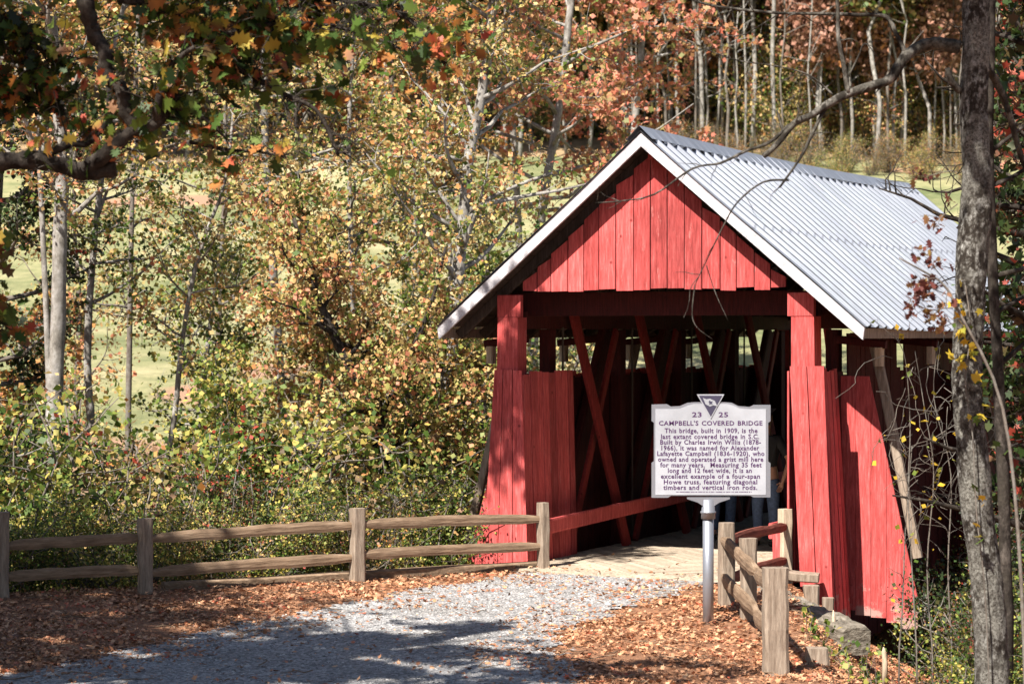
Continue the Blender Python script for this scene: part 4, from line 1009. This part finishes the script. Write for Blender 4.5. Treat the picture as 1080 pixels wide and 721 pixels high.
def over_limb(label, base, pts_, r, n2, L2, nl, seed, lm='leaf_oak'):
    rng = random.Random(seed); w_ = MB(); p_ = []
    q = smooth_path([Vector(p) for p in pts_], 4); w_.tube(q, [r*(1-.85*k/len(q)) for k in range(len(q))], 8, .08, rng)
    spray(w_, p_, q[len(q)//2:], .04, rng, n2, L2, nl, .14, lo=.05)
    return plant('tree', label, 'tree', w_, p_, M['bark_mid'], M[lm], .11, 'maple', seed, base)
over_limb('tall tree outside the left edge whose high bough overhangs the bridge mouth', (-7.4,20.4,H(-7.4,20.4)), [(-7.4,20.4,H(-7.4,20.4)-.1),(-7.3,20.5,3),(-7.0,20.6,6),(-5.6,20.8,7.8),(-4.4,21,8.3),(-3.4,21.0,8.5),(-2.9,20.8,8.5)], .16, 46, .9, 44, 808)
# further trees out of frame at the left whose shade falls over the fence and path
def shade_tree(x, y, h, seed, lean=(0,0)):
    rng = random.Random(seed); z = H(x,y)
    path = smooth_path([Vector((x+lean[0]*i/4, y+lean[1]*i/4, z-.1+h*i/4)) for i in range(5)],3)
    w_, p_ = grow(rng, path, .2, .06, .45, 34, 2.9, 12, 1.0, 56, sig=.2, el=(-5,40))
    p_ = [q for q in p_ if not (abs((q[0])/max(q[1],.1)) < .24 and -.165 < (q[2]-CH)/max(q[1],.1) < .165)]
    return w_, prune_to_shade(p_)
for (x, y, h, seed, lab) in ((-8.9,17.3,9.5,201,'shade tree standing outside the left edge by the fence'),(-6.2,9.0,10,202,'shade tree standing close to the camera at left'),(-6.4,11.2,11,203,'tall tree standing outside the lower left edge nearest the viewpoint'),(-8.6,14.2,9.5,204,'shade tree outside the left edge near the oak')):
    w_, p_ = shade_tree(x,y,h,seed); plant('tree', lab, 'tree', w_, p_, M['bark_mid'], M['leaf_oak'], .12, 'rhomb', seed, (x,y,H(x,y)))

# ------------------------------------------------------------------ big lichened tree at the right with its bare limb
rng = random.Random(303); RY = 16.0
rtree = MB(); rp = []
bx = at(1050,800,RY)
tp = smooth_path([Vector((bx.x,RY,H(bx.x,RY)-.2))]+[at(u,v,RY) for u,v in ((1047,700),(1041,620),(1031,540),(1025,470),(1019,400),(1021,340),(1025,270),(1031,200),(1027,120),(1029,50),(1029,-20),(1034,-120),(1030,-300))],3)
rr = [.14,.125,.118,.116,.115,.108,.103,.110,.119,.103,.097,.098,.09,.085,.07]
tp2 = [on(tp, i/260) for i in range(261)]; nv = 40; vs = []; fs = []
from mathutils import noise as mn_
for i, p_ in enumerate(tp2):
    r_ = np.interp(i/260*14, range(15), rr)
    for k in range(nv):
        a_ = 2*math.pi*k/nv; c_ = Vector((math.cos(a_), math.sin(a_), 0))
        d_r = 1+.12*mn_.noise(c_*1.3+Vector((0,0,p_.z*1.6)))+.09*mn_.noise(c_*4.5+Vector((5,0,p_.z*6)))+.06*mn_.noise(c_*9+Vector((9,0,p_.z*15)))
        vs.append(p_+c_*r_*d_r)
for i in range(260):
    for k in range(nv): fs.append((i*nv+k, i*nv+(k+1)%nv, (i+1)*nv+(k+1)%nv, (i+1)*nv+k))
rtree.add(vs, fs)
base = (bx.x, RY, H(bx.x,RY))
RT = thing('large_tree', 'large lichen spotted tree with bare crooked limb over the metal roof', 'tree', base)
rtree.build('trunk', M['bark_lichen'], RT, True, base)
b = MB()
def bl(P, r, taper=.3, n=7, tw=0, tl=.3):
    q = smooth_path([at(*p_) for p_ in P], 4); b.tube(q, [r*(1-(1-taper)*k/len(q)) for k in range(len(q))], n, .12, rng)
    for i in range(tw):
        d = (q[-1]-q[0]).normalized()*.7+rdir(rng,-50,50); w_ = wig(on(q, rng.uniform(.25,1)), d, tl*rng.uniform(.5,1.3), 5, rng, .22, -.03)
        b.tube(w_, [r*.16+.0012]*3+[.002,.0015,.001], 4)
    return q
Y=RY
bl([(1012,50,Y),(995,47,Y),(975,47,Y),(955,60,Y-.05),(943,78,Y-.1),(934,86,Y-.1),(915,92,Y-.15),(885,103,Y-.2),(855,122,Y-.25),(838,130,Y-.3),(820,152,Y-.3),(805,165,Y-.3)], .05, .35, 9, 4, .2)
bl([(832,132,Y-.3),(812,150,Y-.3),(785,160,Y-.35),(760,172,Y-.35),(730,178,Y-.35),(690,205,Y-.4),(655,212,Y-.4),(628,214,Y-.4)], .013, .25, 6, 8, .25)
bl([(874,108,Y-.2),(858,138,Y-.25),(845,165,Y-.3),(822,198,Y-.3)], .016, .4, 6, 3, .2)
bl([(832,190,Y-.3),(805,192,Y-.3),(778,213,Y-.3),(762,240,Y-.3),(745,275,Y-.3),(733,300,Y-.35)], .009, .3, 5, 5, .3)
bl([(733,300,Y-.35),(730,330,Y-.35),(735,345,Y-.35),(752,358,Y-.35)], .005, .4, 4)
bl([(745,280,Y-.3),(755,310,Y-.3),(768,338,Y-.3)], .004, .4, 4)
bl([(894,98,Y-.2),(890,70,Y-.2),(884,40,Y-.2),(883,0,Y-.2),(878,-60,Y-.2)], .02, .5, 7, 4, .3)
bl([(957,60,Y-.05),(946,38,Y-.05),(934,18,Y),(905,16,Y),(870,15,Y),(820,14,Y),(770,9,Y),(735,2,Y),(700,-14,Y)], .017, .4, 6, 10, .35)
bl([(878,100,Y-.2),(865,88,Y-.2),(850,78,Y-.2),(820,70,Y-.2),(770,62,Y-.2),(720,40,Y-.2)], .009, .3, 5, 8, .3)
bl([(820,16,Y),(800,28,Y),(780,38,Y),(755,36,Y)], .006, .4, 5, 3, .2)
bl([(826,140,Y-.3),(822,125,Y-.3),(819,116,Y-.3)], .011, .5, 5)
bl([(822,150,Y-.3),(835,135,Y-.3),(842,120,Y-.35),(840,110,Y-.35)], .01, .4, 5)
bl([(895,80,Y-.2),(905,60,Y-.2),(912,46,Y-.2),(925,60,Y-.2)], .008, .4, 5, 2, .15)
bl([(1012,96,Y),(1003,85,Y-.05),(999,72,Y-.08)], .03, .6, 7)
bl([(1040,70,Y+.1),(1052,90,Y+.2),(1064,120,Y+.3),(1075,160,Y+.4),(1090,200,Y+.5)], .03, .6, 7, 5, .3)
hp = []
for (dx, dy, dz) in ((-2.2,-2.2,2.6),(-1.2,-2.8,3.2),(-2.8,-1.2,3.4),(-1.6,-1.8,1.9),(-.6,-2.2,2.4),(-1.9,-3.2,2.5)):
    q = wig(Vector((tp[-1].x-.0,RY,5.9)), Vector((dx,dy,dz)), Vector((dx,dy,dz)).length, 6, rng, .1, 0); b.tube(q,[.05,.045,.04,.03,.025,.015,.008],6); spray(b, hp, q, .03, rng, 14, .7, 24, .13, lo=.45)
hp = [q for q in hp if q[2] > 2.72+.165*q[1]]
b.build('branches', M['bark_limb'], RT, True, base)
rs = np.random.RandomState(9); link('crown', leaves('crown', np.array(hp)-np.array(base), .10, 'maple', M['leaf_dark'], rs), RT)
few = [at(rs.uniform(730,980), rs.uniform(5,90), 15.8) for _ in range(12)]
# vine with yellow leaves up the trunk
vt = thing('vine', 'vine of round yellow and green leaves climbing the large right trunk', 'vine', (at(1022,430,RY).x, RY-.17, base[2]))
b = MB(); q = smooth_path([Vector((bx.x-.05,RY-.19,base[2]))]+[at(u,v,RY-.18) for u,v in ((1040,640),(1030,540),(1026,460),(1018,400),(1024,350),(1018,300))],4); b.tube(q,[.005]*len(q),5)
b.build('stem', M['bark_mid'], vt, True, vt.location)
pv = [at(rs.normal(u,su_),rs.normal(v,sv),RY-.2)-Vector(vt.location) for (u,v,su_,sv,n) in ((1018,322,8,10,10),(1012,352,7,8,7),(1020,375,10,8,9),(1010,385,5,5,4),(1032,405,4,4,3),(1033,440,5,14,3),(1030,560,12,50,8)) for _ in range(n)]
link('leaves', leaves('leaves', pv, .075, 'maple', M['leaf_yellow'], rs), vt)
# burgundy spray
bt = MB(); pts = []; rng = random.Random(404)
st = smooth_path([Vector((3.6,15.3,-.6)),Vector((3.55,15.3,1.0)),Vector((3.42,15.3,2.2)),at(1012,330,15.3),at(995,300,15.3),at(972,285,15.3),at(948,272,15.3)],4)
bt.tube(st,[.014*(1-.8*i/len(st))+.002 for i in range(len(st))],5)
for (u0,v0,u1,v1,k) in ((1000,300,962,262,5),(998,310,955,300,6),(1005,325,975,325,6),(985,290,950,315,5),(1008,340,990,345,4),(1010,215,985,235,4),(1005,180,975,190,3)):
    q = wig(at(u0,v0,15.3), at(u1,v1,15.3)-at(u0,v0,15.3), (at(u1,v1,15.3)-at(u0,v0,15.3)).length, 4, rng, .12, 0); bt.tube(q,[.004,.003,.003,.002,.001],4)
    spray(bt, pts, q, .004, rng, k, .14, 7, .02, sub=False)
plant('sapling', 'burgundy leaved oak sapling hanging in front of the metal roof', 'sapling', bt, pts, M['bark_mid'], M['leaf_burgundy'], .055, 'oak', 5, (3.6,15.3,-.6), wname='stem', lname='leaves')

# dark trees crowding the right edge
def edge_tree(label, P, Y, r0, lm, seed, n1=22, L1=1.3, clipu=1000, size=.085, t0=.1, nl=12):
    rng = random.Random(seed); a = at(*P[0],Y); z = H(a.x,a.y)
    path = [Vector((a.x,a.y,z-.1))]+uvpath(P,Y)
    w_, p_ = grow(rng, path, r0, r0*.5, t0, n1, L1, 6, .5, nl, sig=.09, el=(-10,45))
    p_ = [q for q in p_ if CX+F*q[0]/q[1] > clipu]
    return plant('tree', label, 'tree', w_, p_, M['bark_dark'], M[lm], size, 'maple', seed, (a.x,a.y,z))
edge_tree('dark second trunk close behind the large lichened tree', [(1062,640),(1058,500),(1052,380),(1046,260),(1043,140),(1046,0),(1050,-150)], 17.5, .055, 'leaf_dark', 501, n1=8, clipu=1046, t0=.3)
edge_tree('red leaved tree at the top right edge', [(1100,600),(1095,400),(1090,200),(1088,0),(1090,-150)], 20, .10, 'leaf_red', 502, n1=26, clipu=1048, t0=.45, size=.08)
edge_tree('dark leaved tree filling the right edge', [(1120,600),(1115,400),(1110,200),(1105,0),(1100,-100)], 18.5, .12, 'leaf_dark', 503, n1=44, L1=1.5, clipu=1042, t0=.1, nl=16)
edge_tree('dark leaved tree behind the right edge of the bridge', [(1100,560),(1098,440),(1095,330),(1100,200),(1100,80)], 27, .10, 'leaf_dark', 504, n1=40, L1=2.0, clipu=1030, t0=.05, size=.1, nl=16)

# hanging bare vines in front of the right siding
b = MB(); rng = random.Random(606); pts = []
for i in range(26):
    u0 = rng.uniform(940,1010); v0 = rng.uniform(356,540); a = at(u0, v0, rng.uniform(17.5,20.5))
    q = wig(a, Vector((rng.gauss(0,.7),rng.gauss(0,.2),rng.gauss(-.5,.7))), rng.uniform(.5,1.1), 9, rng, .34, -.06); b.tube(q,[.0034-.0002*k for k in range(10)],4)
    if rng.random() < .3:
        for k in range(4): p_ = on(q, rng.random()); pts.append((p_.x,p_.y,p_.z))
for (P_) in ([(968,700),(962,600),(958,520),(960,450),(955,380),(945,356)],[(985,700),(978,600),(985,500),(975,430),(965,370)],[(1005,690),(1000,600),(1003,500),(985,420),(990,360)],[(948,690),(952,640),(955,560),(962,470)]):
    q = smooth_path([at(u,v,19) for u,v in P_],4); q[0].z = H(q[0].x,19)-.05; b.tube(q,[.008-.005*k/len(q) for k in range(len(q))],5); spray(b, pts, q, .006, rng, 10, .3, 1, .04, lift=-.05)
plant('vine_tangle', 'tangle of bare vines with few leaves hanging before the right siding', 'vine', b, pts, M['bark_mid'], M['leaf_yellow'], .05, 'rhomb', 8, (3.5,19,H(3.5,19)), wname='stems', lname='leaves')
# ground plants at the bottom right
b = MB(); rng = random.Random(707); pts = []
for i in range(46):
    x = rng.uniform(2.65,3.9); y = rng.uniform(18.0,20.6); h = rng.uniform(.12,.4)
    q = wig(Vector((x,y,H(x,y)-.02)), Vector((rng.gauss(0,.3),rng.gauss(0,.3),1)), h, 4, rng, .2); b.tube(q,[.004,.004,.003,.002,.001],4)
    for k in range(10): p_ = on(q, rng.random()); pts.append((p_.x+rng.gauss(0,.02),p_.y+rng.gauss(0,.02),p_.z))
o_ = plant('undergrowth', 'low weeds at the foot of the large right tree', 'undergrowth', b, pts, M['bark_mid'], M['leaf_green'], .05, 'rhomb', 3, (3.2,19,0), wname='stems', lname='leaves')
o_['kind'] = 'stuff'

# ------------------------------------------------------------------ light, sky, camera
world = bpy.data.worlds.new('World'); sc.world = world; world.use_nodes = True
wt = world.node_tree; wt.nodes.clear()
sky = wt.nodes.new('ShaderNodeTexSky'); sky.sky_type = 'NISHITA'; sky.sun_disc = False
bg = wt.nodes.new('ShaderNodeBackground'); bg.inputs[1].default_value = .05
wo = wt.nodes.new('ShaderNodeOutputWorld'); wt.links.new(sky.outputs[0], bg.inputs[0]); wt.links.new(bg.outputs[0], wo.inputs[0])
to_sun = Vector((-.583,-.826,1.2)).normalized()
sky.sun_elevation = math.asin(to_sun.z); sky.sun_rotation = math.atan2(to_sun.x, to_sun.y)
sl = bpy.data.lights.new('sun','SUN'); sl.energy = 5; sl.angle = math.radians(.53); sl.color = (1,.95,.87)
so = bpy.data.objects.new('sun', sl); COL.objects.link(so); so.rotation_euler = to_sun.to_track_quat('Z','Y').to_euler()
cam = bpy.data.cameras.new('camera'); co = bpy.data.objects.new('camera', cam); COL.objects.link(co)
cam.sensor_width = 36; cam.lens = 36*F/1080; cam.clip_end = 1500
co.location = (0,0,CH); co.rotation_euler = (math.radians(90)-math.atan((360.5-HV)/F),0,0)
cam.dof.use_dof = True; cam.dof.focus_distance = 23; cam.dof.aperture_fstop = 3.2
sc.camera = co
sc.view_settings.view_transform = 'Standard'; sc.view_settings.look = 'None'; sc.view_settings.exposure = 1.3; sc.view_settings.gamma = 1
sc.cycles.max_bounces = 5; sc.cycles.diffuse_bounces = 1; sc.cycles.transmission_bounces = 3; sc.cycles.transparent_max_bounces = 4
sc.cycles.use_denoising = True
